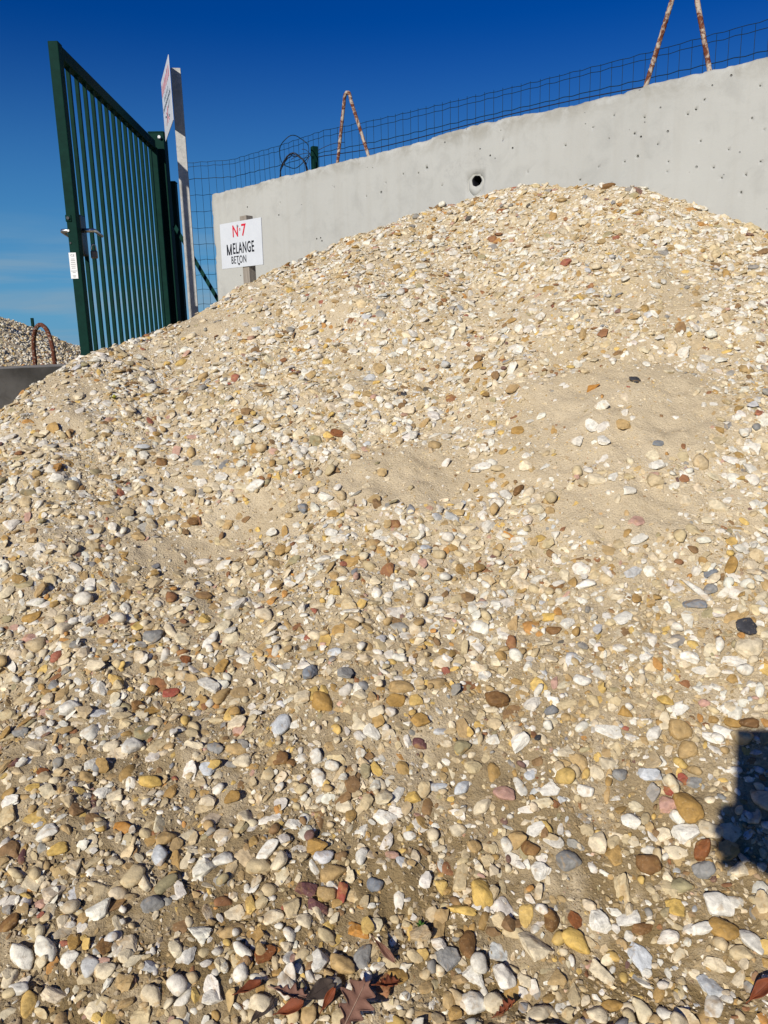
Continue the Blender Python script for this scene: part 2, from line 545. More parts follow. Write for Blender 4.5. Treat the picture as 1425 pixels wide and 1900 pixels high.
# stone shapes: rounded convex polytopes
def ico(sub):
    bm = bmesh.new(); bmesh.ops.create_icosphere(bm, subdivisions=sub, radius=1.0)
    bm.verts.ensure_lookup_table()
    V = np.array([v.co[:] for v in bm.verts]); T = np.array([[v.index for v in f.verts] for f in bm.faces])
    bm.free()
    return V / np.linalg.norm(V, axis=1)[:, None], T
ICO = {s: ico(s) for s in (1, 2, 3, 4)}
NA, NB = 18, 14                                     # angular shapes, then pebbles
PLN = []
for i in range(NA + NB):
    n = rng.normal(size=(11 if i < NA else 14, 3)); n /= np.linalg.norm(n, axis=1)[:, None]
    d = rng.uniform(.45, 1.0, len(n)) if i < NA else rng.uniform(.58, 1.0, len(n))
    PLN.append((n, d, rng.uniform(22, 60) if i < NA else rng.uniform(6, 14), rng.random(3) * 9))
def shape(i, sub):
    V, T = ICO[sub]
    n, d, pw, ph = PLN[i]
    n = np.vstack([n, np.eye(3), -np.eye(3)]); d = np.concatenate([d, np.full(6, .95)])
    q = np.maximum(V @ n.T, 0) / d
    r = (q ** pw).sum(1) ** (-1 / pw)
    r = r * (1 + (.030 if sub > 1 else 0) * (np.sin(V[:, 0] * 5 + ph[0]) * np.sin(V[:, 1] * 6 + ph[1]) + .7 * np.sin(V[:, 2] * 9 + ph[2] + V[:, 0] * 4)))
    if sub > 2:                                  # pitted, chipped faces
        a = (.012, .022, .034)[i % 3]
        r = r * (1 + a * (np.sin(V[:, 0] * 11 + ph[1] + 3 * np.sin(V[:, 1] * 4 + ph[2])) * np.sin(V[:, 1] * 13 + ph[2]) + .8 * np.sin(V[:, 2] * 17 + ph[0] + 2 * np.sin(V[:, 0] * 7))))
    P = V * r[:, None]
    lo, hi = P.min(0), P.max(0)
    return (P - (lo + hi) / 2) / (hi - lo), T
LIB = {}
def lib(i, sub):
    if (i, sub) not in LIB: LIB[(i, sub)] = shape(i, sub)
    return LIB[(i, sub)]

COLS = dict(white=(.74, .695, .585), cream=(.69, .58, .39), beige=(.56, .44, .25), tan=(.44, .295, .125), yellow=(.62, .41, .11),
            ochre=(.40, .235, .065), orange=(.48, .22, .045), brown=(.205, .105, .036), rust=(.24, .085, .026), red=(.31, .075, .045),
            maroon=(.15, .065, .06), pink=(.48, .28, .21), grey=(.27, .26, .235), bluegrey=(.215, .228, .24), dark=(.045, .045, .05),
            paleblue=(.55, .56, .545), olive=(.33, .28, .15))

# stones one can pick out in the photograph: pixel, long side, short side, turn, colour, r = pebble / a = angular
PICK = """1260 1359 44 36 -30 tan r;1274 1394 37 30 10 tan r;1213 1364 31 29 0 white r;1347 1363 48 23 -30 white r;1320 1372 36 22 -40 white a;1275 1500 64 44 -70 ochre r
1237 1495 34 32 20 pink a;1245 1471 30 17 -8 red a;1266 1450 24 18 -60 red a;1287 1453 26 22 -30 grey a;1170 1524 35 26 -10 white r;1257 1519 29 21 -45 white r;1230 1551 28 24 0 cream a
1272 1548 50 33 10 white a;1304 1581 36 30 80 rust r;1202 1608 44 38 0 brown r;1306 1616 40 32 10 grey r;1373 1617 34 28 -30 cream a;1266 1649 40 28 -20 olive r;1254 1587 42 24 -15 cream r
1204 1439 40 30 0 paleblue a;1160 1323 27 20 -20 ochre a;1234 1303 29 18 -12 yellow r;1306 1307 20 16 0 pink r;1262 1317 31 24 5 white a;1354 1315 33 25 10 white a;1362 1344 35 19 -15 ochre r
1390 1345 35 22 -25 brown r;1031 1092 31 20 8 brown a;1019 1147 32 21 -12 yellow a;1027 1172 29 17 -20 brown r;1386 1168 40 34 5 dark a;1296 1098 72 12 -58 white r;1357 1052 42 19 60 ochre r
1289 1123 42 20 -5 bluegrey r;1316 1097 27 20 10 grey r;1320 1064 30 20 10 bluegrey a;1366 1146 50 23 20 tan a;1390 1206 50 36 0 cream r;1280 1223 34 23 -25 white r;1362 1227 43 22 -20 white a
1268 1234 13 12 0 rust r;1086 1087 38 20 5 white r;1053 1157 27 22 10 white a;1158 1149 36 26 20 white a;1080 1265 32 20 -25 white r;922 1302 44 29 -10 brown r;1128 1361 48 25 -8 white a
963 1380 44 28 50 white a;998 1370 15 13 0 dark r;598 1305 38 35 0 ochre r;574 1251 32 26 70 bluegrey r;640 1252 32 26 -20 grey a;521 1348 46 30 62 paleblue r;744 1276 44 25 10 tan r
734 1302 35 27 20 ochre r;778 1383 27 20 -5 maroon r;778 1338 31 25 20 ochre a;856 1391 30 27 60 olive r;809 1462 46 15 2 paleblue r;858 1464 30 27 0 paleblue r;767 1481 29 22 -15 yellow a
736 1476 32 24 80 white a;621 1212 27 20 10 paleblue a;699 1324 30 24 20 cream r;719 1365 28 24 30 cream a;587 1407 26 22 -60 white r;593 1447 34 26 -60 white r;513 1411 36 24 15 tan r
539 1417 21 16 -10 brown r;107 1578 36 24 28 yellow r;229 1540 33 21 -5 orange r;278 1455 38 24 22 yellow r;161 1446 27 22 10 tan r;414 1597 37 27 20 white r;295 1589 40 31 75 paleblue r
283 1681 41 32 20 grey r;129 1780 32 28 60 white r;350 1774 36 25 60 white a;193 1803 42 27 -5 cream r;19 1716 40 27 60 brown r;194 1758 33 24 -40 brown a;139 1747 34 24 -60 ochre a
155 1709 38 25 30 tan a;137 1610 32 25 80 cream a;224 1654 33 28 -20 beige a;308 1559 35 28 10 tan r;41 1591 33 13 -82 maroon r;19 1820 34 26 70 cream r;36 1840 32 25 30 white r;87 1548 38 28 45 white r
497 1581 45 25 68 white r;483 1610 46 34 -20 beige r;587 1571 46 36 10 ochre a;618 1623 48 30 8 tan r;616 1645 30 19 -5 white a;605 1662 36 28 0 tan r;634 1658 36 18 78 red a;568 1650 38 24 -15 maroon a
589 1685 36 27 10 maroon a;695 1644 30 26 -20 bluegrey r;670 1592 34 20 70 white r;541 1687 38 30 -80 beige a;506 1702 40 26 25 cream r;564 1710 28 25 0 cream r;892 1662 52 38 -70 yellow r
854 1629 52 26 82 beige a;857 1691 54 18 -14 yellow r;867 1755 52 29 80 brown r;811 1726 37 26 80 tan a;666 1730 38 34 5 orange a;593 1784 38 36 20 white a;634 1795 48 33 -5 tan r;672 1778 44 30 80 grey r
738 1816 39 29 -5 ochre a;881 1812 46 33 -35 white a;917 1863 40 37 0 cream r;879 1863 46 36 20 white r;830 1783 42 36 20 grey a;493 1772 40 27 25 rust a;535 1778 31 22 70 white a;558 1780 34 20 65 beige r
487 1867 48 32 -10 cream r;994 1542 36 22 25 white a;1053 1598 40 35 30 grey r;1003 1620 38 32 -10 white a;957 1559 34 28 40 tan r;983 1579 34 27 -40 brown r;1110 1561 43 32 70 cream a;1156 1653 47 34 -70 beige a
1112 1714 46 36 -40 white a;1165 1706 44 23 8 white a;1252 1684 34 28 -20 yellow a;1191 1725 40 24 15 brown a;1335 1684 52 40 5 white r;1068 1750 56 36 -50 yellow r;992 1758 56 40 -60 cream a;1023 1710 41 28 80 brown r
1066 1708 31 22 -60 rust a;1187 1776 52 34 -60 paleblue a;1117 1810 46 30 -30 cream a;1342 1728 54 36 -30 ochre r;1305 1725 37 24 20 white r;1394 1750 50 30 -50 white r;1318 1832 46 30 -60 paleblue a;1327 1791 38 24 -25 cream a
1377 1773 38 29 -40 beige r;972 1820 31 24 -20 cream a;1064 1850 46 23 80 beige a;1136 1868 37 23 -30 ochre r;1108 1887 40 32 -20 cream r;1001 1887 48 40 -10 cream r;931 393 20 16 0 rust a;1177 706 24 16 -55 dark r
1100 720 28 16 -8 orange a;1155 792 28 20 -50 tan a;1097 795 31 20 -60 white a;1120 818 31 21 80 white a;1220 823 22 14 5 bluegrey a;1107 891 33 26 0 cream r;1217 866 27 22 20 white a;1137 886 22 14 40 white r
625 805 26 19 -10 rust a;300 858 20 17 0 brown r;360 972 25 18 -5 brown a;563 945 23 20 -30 bluegrey r;790 1020 28 20 70 paleblue r;385 790 27 21 -70 cream r;1130 347 25 14 -5 brown r;1168 343 18 16 30 tan a
1197 345 17 20 0 tan a;810 1113 24 16 -10 white a;740 1090 28 18 20 white a;600 1040 29 17 12 white r;615 990 26 21 -10 white a;618 955 24 17 20 ochre a;970 990 20 16 0 white r;945 998 26 15 -20 orange a
898 868 30 16 8 white r;885 872 24 20 60 white a;963 911 22 22 0 brown r;905 805 24 15 0 white a;960 800 24 20 0 ochre a;745 732 18 14 0 dark a;660 850 20 16 0 tan r;410 888 24 20 -15 white a;475 905 30 22 60 white r
430 1143 30 24 40 cream r;390 1190 44 20 50 white r;344 1228 22 16 -10 rust a;412 1240 30 18 60 ochre a;318 1288 30 20 0 red a;255 1311 24 20 0 brown a;282 1322 30 22 10 ochre a;387 1272 46 30 -20 white a;413 1292 40 25 40 tan r
132 1316 34 30 0 white r;216 1325 26 24 -70 cream a;246 1388 36 33 0 white r;292 1385 34 28 60 beige a;267 1362 34 28 20 olive a;205 1388 32 20 20 cream r;120 1358 30 18 25 tan r;58 1186 28 22 -10 pink a;60 1148 36 20 18 ochre r
67 1121 33 18 5 white r;137 1155 24 20 30 white r;160 1153 22 18 80 white a;233 1131 22 16 -30 white r;285 1184 36 28 10 grey r;100 1276 26 20 -60 grey r;186 1281 32 22 -30 white a;40 1360 28 22 20 grey r;20 1490 34 24 10 white a
60 1465 26 14 20 yellow a;78 1435 22 16 10 rust a;30 1415 28 16 15 maroon a;172 1420 30 22 20 white a;190 1475 36 24 15 white a;212 1480 32 26 -80 cream a;385 1430 30 24 -10 paleblue a;400 1390 30 22 0 grey r;450 1415 34 28 0 cream r
520 1410 30 26 10 brown r;430 1480 30 22 20 ochre r;455 1520 30 26 0 cream r;545 1530 28 20 -15 white a;640 1500 32 24 20 cream a;700 1430 28 20 -40 yellow a;715 1520 40 28 -30 white a;670 1545 34 20 50 white a;760 1555 24 16 0 white r
850 1545 30 22 0 cream r;880 1575 28 22 0 tan r;905 1600 24 20 20 beige a;935 1475 40 26 -10 pink r;895 1500 34 28 0 cream r;985 1440 28 20 0 paleblue a;1020 1470 34 26 30 white a;1085 1470 30 22 -20 white r;1130 1420 34 24 0 cream a
1050 1400 30 22 30 cream a;1150 1440 28 22 0 grey r;970 1290 26 18 0 tan a;900 1255 24 18 0 white a;850 1230 26 18 20 beige r;1240 1185 30 20 0 cream a;1200 1220 28 20 10 white a;1150 1205 26 18 -20 white r;1320 1250 30 24 20 cream a"""
picks = []
for ln in PICK.replace('\n', ';').split(';'):
    a = ln.split()
    picks.append((float(a[0]), float(a[1]), float(a[2]), float(a[3]), float(a[4]), a[5], a[6]))

# sandy hollows seen in the photograph: pixel ellipse and how bare it is
SANDY = [(1165, 760, 200, 115, .97), (1150, 945, 160, 65, .95), (1010, 835, 110, 75, .88), (760, 885, 165, 58, .96), (640, 905, 90, 32, .7), (470, 965, 110, 45, .85), (330, 1025, 130, 38, .8),
         (620, 1390, 62, 50, .6), (1230, 540, 110, 70, .6), (960, 570, 120, 40, .55), (400, 600, 95, 26, .9), (130, 725, 75, 32, .9), (110, 775, 70, 28, .8), (690, 690, 70, 30, .5),
         (900, 1480, 80, 40, .45), (1080, 1625, 110, 50, .6), (720, 1645, 60, 40, .5), (250, 1690, 110, 50, .55), (960, 1640, 60, 40, .6), (60, 985, 100, 36, .6), (330, 880, 90, 40, .45),
         (580, 560, 90, 30, .5), (1330, 830, 60, 70, .35), (830, 640, 110, 30, .4), (1200, 660, 150, 40, .6), (250, 1420, 90, 45, .5), (770, 1420, 80, 50, .55), (90, 1400, 70, 30, .4),
         (640, 1340, 70, 36, .5), (540, 1130, 80, 26, .4), (1180, 1480, 90, 60, .45), (330, 660, 110, 26, .6), (480, 540, 40, 30, .7), (1380, 920, 50, 60, -.3), (1080, 1010, 140, 26, .5)]
def bare(px, py):
    s = np.zeros_like(px)
    for cx, cy, rx, ry, w in SANDY:
        q = ((px - cx) / rx) ** 2 + ((py - cy) / ry) ** 2
        s = np.maximum(s, w * np.clip(1.45 - q, 0, 1)) if w > 0 else s
    return s

def basis(N, turn, tilt, tdir):
    """rotation matrices (n,3,3) with the thin axis near the surface normal"""
    n = len(N)
    ref = np.tile(RV, (n, 1))
    X = ref - N * (ref * N).sum(1)[:, None]; X /= np.linalg.norm(X, axis=1)[:, None]
    Y = np.cross(N, X)
    c, s = np.cos(tdir), np.sin(tdir)
    ax = X * c[:, None] + Y * s[:, None]
    def rod(v):
        ct, st = np.cos(tilt)[:, None], np.sin(tilt)[:, None]
        return v * ct + np.cross(ax, v) * st + ax * (ax * v).sum(1)[:, None] * (1 - ct)
    c, s = np.cos(turn)[:, None], np.sin(turn)[:, None]
    A, B = X * c + Y * s, -X * s + Y * c
    return np.stack([rod(A), rod(B), rod(N)], -1)

# --- scatter
print('scatter')
cell = .045
gridh = {}
def free(x, y, L, kf=.40):
    ci, cj = int(math.floor(x / cell)), int(math.floor(y / cell))
    for i in (ci - 1, ci, ci + 1):
        for j in (cj - 1, cj, cj + 1):
            for (a, b, l) in gridh.get((i, j), ()):
                if (a - x) ** 2 + (b - y) ** 2 < (kf * (l + L)) ** 2 * .9: return False
    return True
def put(x, y, L):
    gridh.setdefault((int(math.floor(x / cell)), int(math.floor(y / cell))), []).append((x, y, L))

ST = []         # x y L w t turn tilt tdir lift shape colour
for px, py, w, h, a, c, sh in picks:
    P = hit(px, py)
    if P is None: continue
    dep = (P - CAM) @ F
    L, W = w / FPX * dep, h / FPX * dep
    N = surf_n(P[:1], P[1:2])[0]
    th = W * random.uniform(.62, .8) if sh == 'r' else W * random.uniform(.45, .7)
    si = random.randrange(NA) if sh == 'a' else NA + random.randrange(NB)
    base = np.array(COLS[c]) * random.uniform(.92, 1.06)
    ST.append([P[0], P[1], L * 1.05, W * 1.08, th, math.radians(a), random.gauss(0, .12), random.random() * 6.28, .18, si, base, True])
    put(P[0], P[1], (L + W) * .52)

names = list(COLS)
def pal(x):
    up = dict(white=.42, cream=.22, beige=.14, tan=.055, yellow=.022, ochre=.036, orange=.010, brown=.022, rust=.010, red=.003, maroon=.004, pink=.010, grey=.018, bluegrey=.003, dark=.002, paleblue=.02, olive=.01)
    lo = dict(white=.24, cream=.27, beige=.21, tan=.10, yellow=.048, ochre=.05, orange=.010, brown=.032, rust=.013, red=.003, maroon=.004, pink=.010, grey=.025, bluegrey=.004, dark=.002, paleblue=.015, olive=.02)
    q = np.array([up[k] * x + lo[k] * (1 - x) for k in names]); return q / q.sum()
CA = np.array([COLS[k] for k in names])

def cand(n, azm, smin, smax):
    az = rng.uniform(-azm, azm, n)
    rmx = np.interp(az, phi, Rc) + .10
    r = np.sqrt(rng.uniform(.30 ** 2, 3.1 ** 2, n))
    ok = r < np.minimum(rmx, np.interp(az, phi, rw) - .012)
    az, r = az[ok], r[ok]
    return r * np.sin(az), r * np.cos(az)

def scatter(n, azm, med, sig, lo, hi, first, kf=.40, barepow=1.0):
    x, y = cand(n, azm, lo, hi)
    z = surf(x, y)
    pp = np.array(proj(np.stack([x, y, z], -1)))
    L = np.clip(med * np.exp(rng.normal(0, sig, len(x))), lo, hi)
    L = L * np.where(np.hypot(x, y) < 1.25, .95, 1.0)
    keep = rng.random(len(x)) > bare(pp[0], pp[1]) * barepow
    cl = fbm(x, y, 9, 3, 21)                                   # stones gather in drifts
    keep &= rng.random(len(x)) < np.clip(.95 + 1.1 * cl, .25, 1)
    keep &= rng.random(len(x)) < np.clip(.72 + .6 * z + .5 * fbm(x, y, 16, 2, 41), .3, 1)
    x, y, z, L = x[keep], y[keep], z[keep], L[keep]
    o = np.argsort(-L)
    out = []
    for i in o:
        if first and not free(x[i], y[i], L[i], kf): continue
        put(x[i], y[i], L[i] * .85)
        hgt = float(np.clip((z[i] - .12) / .55, 0, 1))
        ang = random.random() < (.74 + .20 * hgt)
        si = random.randrange(NA) if ang else NA + random.randrange(NB)
        W = L[i] * random.uniform(.45, .90)
        t = W * (random.uniform(.24, .60) if ang else random.uniform(.5, .82))
        c = CA[rng.choice(len(names), p=pal(hgt))] * random.uniform(.86, 1.10)
        c = c * (1 + rng.normal(0, .010, 3)) * .88 + np.array([.56, .44, .26]) * .12
        lift = random.uniform(-.34, .28) if first else random.uniform(.30, .62)
        out.append([x[i], y[i], L[i], W, t, random.random() * 6.28, abs(random.gauss(0, .30)), random.random() * 6.28, lift, si, c, False])
    return out
ST += scatter(56000, math.radians(37), .0165, .44, .0105, .037, True, .355)
ST += scatter(70000, math.radians(36), .0095, .32, .0065, .0160, True, .315)
ST += scatter(16000, math.radians(36), .0150, .38, .0085, .031, False)
ST += [s for s in scatter(22000, math.radians(72), .02, .3, .013, .036, True) if abs(math.atan2(s[0], s[1])) > math.radians(37)]
print('stones', len(ST))
x = np.array([s[0] for s in ST]); y = np.array([s[1] for s in ST])
DIM = np.array([[s[2], s[3], s[4]] for s in ST])
N = surf_n(x, y)
ROT = basis(N, np.array([s[5] for s in ST]), np.array([s[6] for s in ST]), np.array([s[7] for s in ST]))
POS = np.stack([x, y, surf(x, y)], -1) + N * (DIM[:, 2] * np.array([s[8] for s in ST]))[:, None]
SI = np.array([s[9] for s in ST]); CL = np.array([s[10] for s in ST]); PK = np.array([s[11] for s in ST])
pp = np.array(proj(POS)); dep = (POS - CAM) @ F
inside = (pp[0] > 0) & (pp[0] < 1425) & (pp[1] > 300) & (pp[1] < 1900)
app = DIM[:, 0] * np.sqrt(DIM[:, 1] / DIM[:, 0]) / dep * FPX * inside + PK * 1000 * inside
single = set(np.argsort(-app)[:300].tolist())

print('single stones')
smesh = {}
for i in range(NA + NB):
    V, T = shape(i, 4)
    me = np_mesh('stone', V, T, i >= NA)
    me.materials.append(M['stone_o'])
    smesh[i] = me
for i in sorted(single):
    o = bpy.data.objects.new('stone', smesh[SI[i]])
    COL.objects.link(o)
    Rm = ROT[i] * DIM[i][None, :]
    o.matrix_world = Matrix([[*Rm[0], POS[i][0]], [*Rm[1], POS[i][1]], [*Rm[2], POS[i][2]], [0, 0, 0, 1]])
    o.parent = pile
    o.color = (*np.clip(CL[i], 0, 1), 1)

print('merged stones')
def merge(idx, subof):
    Vs, Ts, Cs, Sm = [], [], [], []
    base = 0
    for k in range(NA + NB):
        for sub in (1, 2, 3):
            ids = [i for i in idx if SI[i] == k and subof[i] == sub]
            if not ids: continue
            V, T = lib(k, sub)
            R = ROT[ids] * DIM[ids][:, None, :]
            P = np.einsum('nij,vj->nvi', R, V) + POS[ids][:, None, :]
            n, v = P.shape[:2]
            Vs.append(P.reshape(-1, 3))
            Ts.append((T[None] + (base + np.arange(n) * v)[:, None, None]).reshape(-1, 3))
            Cs.append(np.repeat(CL[ids], v, 0))
            Sm.append(np.full(n * len(T), k >= NA))
            base += n * v
    return np.concatenate(Vs), np.concatenate(Ts), np.concatenate(Cs), np.concatenate(Sm)
rest = [i for i in range(len(ST)) if i not in single]
appx = DIM[:, 0] / np.maximum(dep, .2) * FPX
subof = np.where(appx > 36, 3, np.where(appx > 14.5, 2, 1))
subof[~((pp[0] > -80) & (pp[0] < 1505) & (pp[1] < 2000))] = 1
V, T, C_, Sm = merge(rest, subof)
o = link('loose_stones', np_mesh('loose_stones', V, T, Sm, {'col': np.clip(C_, 0, 1)}), M['stone'])
o.parent = pile
tag(o, kind='stuff')
print('loose tris', len(T))

print('grit')
def make_grit(n):
    x, y = cand(n * 3, math.radians(37), 0, 0)
    x, y = x[:n * 2], y[:n * 2]
    pq = np.array(proj(np.stack([x, y, surf(x, y)], -1)))
    b = bare(pq[0], pq[1])
    cl = fbm(x, y, 13, 3, 31)
    keep = rng.random(len(x)) < np.clip(.62 + 1.1 * cl, .1, 1) * (1 - .55 * b)
    x, y, b = x[keep][:n], y[keep][:n], b[keep][:n]
    n = len(x)
    L = np.clip(.0050 * np.exp(rng.normal(0, .36, n)), .0024, .0105) * (1 - .35 * b)
    N = surf_n(x, y)
    R = basis(N, rng.random(n) * 6.28, np.abs(rng.normal(0, .45, n)), rng.random(n) * 6.28)
    P0 = np.stack([x, y, surf(x, y)], -1) + N * (L * rng.uniform(-.05, .22, n))[:, None]
    D = np.stack([L, L * rng.uniform(.6, .95, n), L * rng.uniform(.35, .75, n)], -1)
    o8 = np.array([[1, 0, 0], [-1, 0, 0], [0, 1, 0], [0, -1, 0], [0, 0, 1], [0, 0, -1]], float) * .56
    T8 = np.array([[0, 2, 4], [2, 1, 4], [1, 3, 4], [3, 0, 4], [2, 0, 5], [1, 2, 5], [3, 1, 5], [0, 3, 5]])
    V8 = o8[None] + rng.normal(0, .13, (n, 6, 3))
    P = np.einsum('nij,nvj->nvi', R * D[:, None, :], V8) + P0[:, None, :]
    T = (T8[None] + (np.arange(n) * 6)[:, None, None]).reshape(-1, 3)
    hg = np.clip((P0[:, 2] - .1) / .6, 0, 1)
    w = rng.random(n)
    sand = np.array([.56, .445, .265])
    c = CA[rng.choice(len(names), n, p=pal(.6))] * .55 + sand * .45
    c = c * rng.uniform(.78, 1.15, n)[:, None]
    dm = ((1 - hg) * .7 * (rng.random(n) < .8))[:, None]
    c = c * (1 - dm) + np.array([.24, .165, .08]) * dm
    return P.reshape(-1, 3), T, np.repeat(np.clip(c, 0, 1), 6, 0)
V, T, C_ = make_grit(85000)
o = link('fine_grit', np_mesh('fine_grit', V, T, False, {'col': C_}), M['grit'])
o.parent = pile
tag(o, kind='stuff')
print('grit tris', len(T))

# ------------------------------------------------------------------ tall concrete wall
def make_wall():
    bm = None
    L0, L1 = 0.0, float(np.linalg.norm(WB - WA)) + 2.3
    TH_ = .18
    zb = .15
    du = .0085
    nu = int(L1 / du); nz = int((ZT - zb) / du)
    s = np.linspace(L0, L1, nu + 1); z = np.linspace(zb, ZT, nz + 1)
    Sg, Zg = np.meshgrid(s, z, indexing='ij')
    topw = .006 * fbm(s, s * 0 + 3.1, 4, 3, 2) + .005 * fbm(s, s * 0 + 1.1, 34, 3, 6)
    hump = np.where((s > 1.35) & (s < 1.9), .012 * np.sin((s - 1.35) / .55 * PI), 0)
    topw = topw + hump
    Zg = Zg + (topw[:, None]) * ((Zg - zb) / (ZT - zb)) ** 8
    dpt = .0016 * fbm(Sg, Zg, 9, 3, 4)
    # chipped arris
    rim = np.clip((Zg - (ZT + topw[:, None] - .018)) / .018, 0, 1)
    dpt = dpt - rim ** 2 * (.003 + .022 * np.clip(fbm(Sg, Zg * 0, 26, 3, 8), 0, 1))
    # left edge is ragged
    rag = np.clip(1 - Sg / .02, 0, 1)
    dpt = dpt - rag ** 2 * (.006 + .03 * np.clip(fbm(Zg, Zg * 0 + 2, 22, 3, 15), 0, 1))
    # blow holes in the face
    def s_z(px, py):
        q = atplane(px, py, np.array([*WA, 0]), np.array([*WN, 0]))
        return (q[:2] - WA) @ WU, q[2]
    holes = [(748, 323, 5), (777, 321, 6), (792, 312, 9), (707, 357, 8), (680, 365, 4), (640, 312, 5), (1177, 248, 7), (1184, 290, 9), (1160, 300, 5), (1050, 270, 5), (1220, 268, 5), (1300, 262, 5), (1291, 204, 7), (1307, 184, 7),
             (1395, 219, 7), (1396, 235, 5), (1352, 278, 4), (1375, 357, 8), (1325, 312, 5), (1385, 325, 6), (1264, 160, 6), (933, 262, 4), (980, 320, 3), (820, 345, 3), (1140, 214, 5), (1196, 218, 5), (1276, 213, 5),
             (1305, 150, 5), (1347, 138, 5), (1410, 160, 5), (1076, 333, 6), (1110, 310, 3), (1240, 300, 4), (1410, 300, 5), (1100, 236, 4), (936, 221, 4), (620, 347, 3), (520, 375, 3), (1340, 330, 5)]
    for i in range(8):
        holes.append((random.uniform(520, 1425) if random.random() < .5 else random.uniform(1000, 1425), random.uniform(60, 400), random.uniform(2.2, 4.2)))
    X = WA[0] + WU[0] * Sg + WN[0] * dpt; Y = WA[1] + WU[1] * Sg + WN[1] * dpt
    V = np.stack([X, Y, Zg], -1).reshape(-1, 3)
    Id = np.arange((nu + 1) * (nz + 1)).reshape(nu + 1, nz + 1)
    Qd = np.stack([Id[:-1, :-1], Id[1:, :-1], Id[1:, 1:], Id[:-1, 1:]], -1)
    # cut a small window out of the face grid for each hole and fill it with rings that run into the concrete
    mask = np.ones(Qd.shape[:2], bool)
    Qx = []; extra = []; cnt = [len(V)]
    dz_ = z[1] - z[0]
    def ring_hole(hs_, hz, W, spec, wob):
        ic, jc = int(round(hs_ / du_)), int(round((hz - zb) / dz_))
        if ic - W < 2 or jc - W < 2 or ic + W > nu - 2 or jc + W > nz - 5: return
        if not mask[ic - W - 1:ic + W + 1, jc - W - 1:jc + W + 1].all(): return
        mask[ic - W:ic + W, jc - W:jc + W] = False
        hs_, hz = s[ic] + np.clip(hs_ - s[ic], -.3 * du_, .3 * du_), z[jc] + np.clip(hz - z[jc], -.3 * dz_, .3 * dz_)
        ringI = [(ic - W + a, jc - W) for a in range(2 * W)] + [(ic + W, jc - W + a) for a in range(2 * W)] + [(ic + W - a, jc + W) for a in range(2 * W)] + [(ic - W, jc + W - a) for a in range(2 * W)]
        nr = len(ringI)
        prev = np.array([Id[a, b] for a, b in ringI])
        th = np.array([math.atan2((b - jc), (a - ic)) for a, b in ringI])
        for rr, ox, oz, d in spec(th):
            px_ = hs_ + ox + rr * np.cos(th); pz_ = hz + oz + rr * np.sin(th)
            d = d + 0 * th
            extra.append(np.stack([WA[0] + WU[0] * px_ + WN[0] * d, WA[1] + WU[1] * px_ + WN[1] * d, pz_], -1))
            rg = cnt[0] + np.arange(nr); cnt[0] += nr
            for a in range(nr):
                b = (a + 1) % nr
                Qx.append((prev[a], prev[b], rg[b], rg[a]))
            prev = rg
    du_ = s[1] - s[0]
    RH = .0215
    def drain(th):
        out = []
        for k, (q, ox, oz, d, cr_) in enumerate([(1.66, 0, 0, -.0003, 0), (1.57, 0, 0, -.0060, 1), (1.46, 0, 0, -.0006, 0), (1.0, .002, .007, -.003, 0), (.93, .003, .008, -.018, 0), (.90, .003, .008, -.15, 0), (.30, .003, .008, -.165, 0), (.02, .003, .008, -.165, 0)]):
            rr = RH * q * (1 + .05 * np.sin(th * 3 + k * .2) + .03 * np.sin(th * 7 + 1))
            if k < 3: rr = rr * (1 + .16 * np.clip(-np.sin(th + .4), 0, 1))
            if 3 <= k <= 5: rr = rr * (1 - .30 * np.clip(-np.sin(th), 0, 1) ** 2)
            out.append((rr, ox, oz, d - (.002 * (np.sin(th * 5) + 1) if cr_ else 0)))
        return out
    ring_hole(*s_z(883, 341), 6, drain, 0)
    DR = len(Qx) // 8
    for px, py, w in holes:
        hs_, hz = s_z(px, py)
        dd = np.linalg.norm(np.append(WA + WU * hs_, hz) - CAM)
        r0 = w * .30 / FPX * dd
        el, ea, ph = random.uniform(.55, .95), random.random() * 3.14, random.random() * 6
        def pit(th, r0=r0, el=el, ea=ea, ph=ph):
            e = 1 / np.sqrt(np.cos(th - ea) ** 2 + (np.sin(th - ea) / el) ** 2)
            e = e * (1 + .18 * np.sin(2 * th + ph) + .12 * np.sin(3 * th + 2 * ph))
            return [(r0 * e * 1.08, 0, 0, 0), (r0 * e * .96, 0, 0, -.35 * r0), (r0 * e * .80, 0, 0, -1.9 * r0), (r0 * e * .30, 0, 0, -2.4 * r0), (r0 * e * .02, 0, 0, -2.4 * r0)]
        ring_hole(hs_, hz, 1 if r0 < .0062 else 2, pit, 0)
    Qf = Qd[mask]
    V = np.vstack([V] + extra)
    # top, ends and back
    top = Id[:, -1]; n0 = len(V)
    Pt = V[top] - np.array([*WN, 0]) * (TH_ / 2) + np.stack([np.zeros(nu + 1), np.zeros(nu + 1), .004 + .004 * fbm(s, s * 0 + 7, 20, 2, 3)], -1)
    Pb = V[top] - np.array([*WN, 0]) * TH_
    Pd = Pb.copy(); Pd[:, 2] = zb
    V = np.vstack([V, Pt, Pb, Pd])
    A_, B_, D_ = n0 + np.arange(nu + 1), n0 + (nu + 1) + np.arange(nu + 1), n0 + 2 * (nu + 1) + np.arange(nu + 1)
    strip = lambda p, q: np.stack([p[:-1], p[1:], q[1:], q[:-1]], -1)
    Qs = np.vstack([Qf, np.array(Qx), strip(top, A_), strip(A_, B_), strip(B_, D_)])
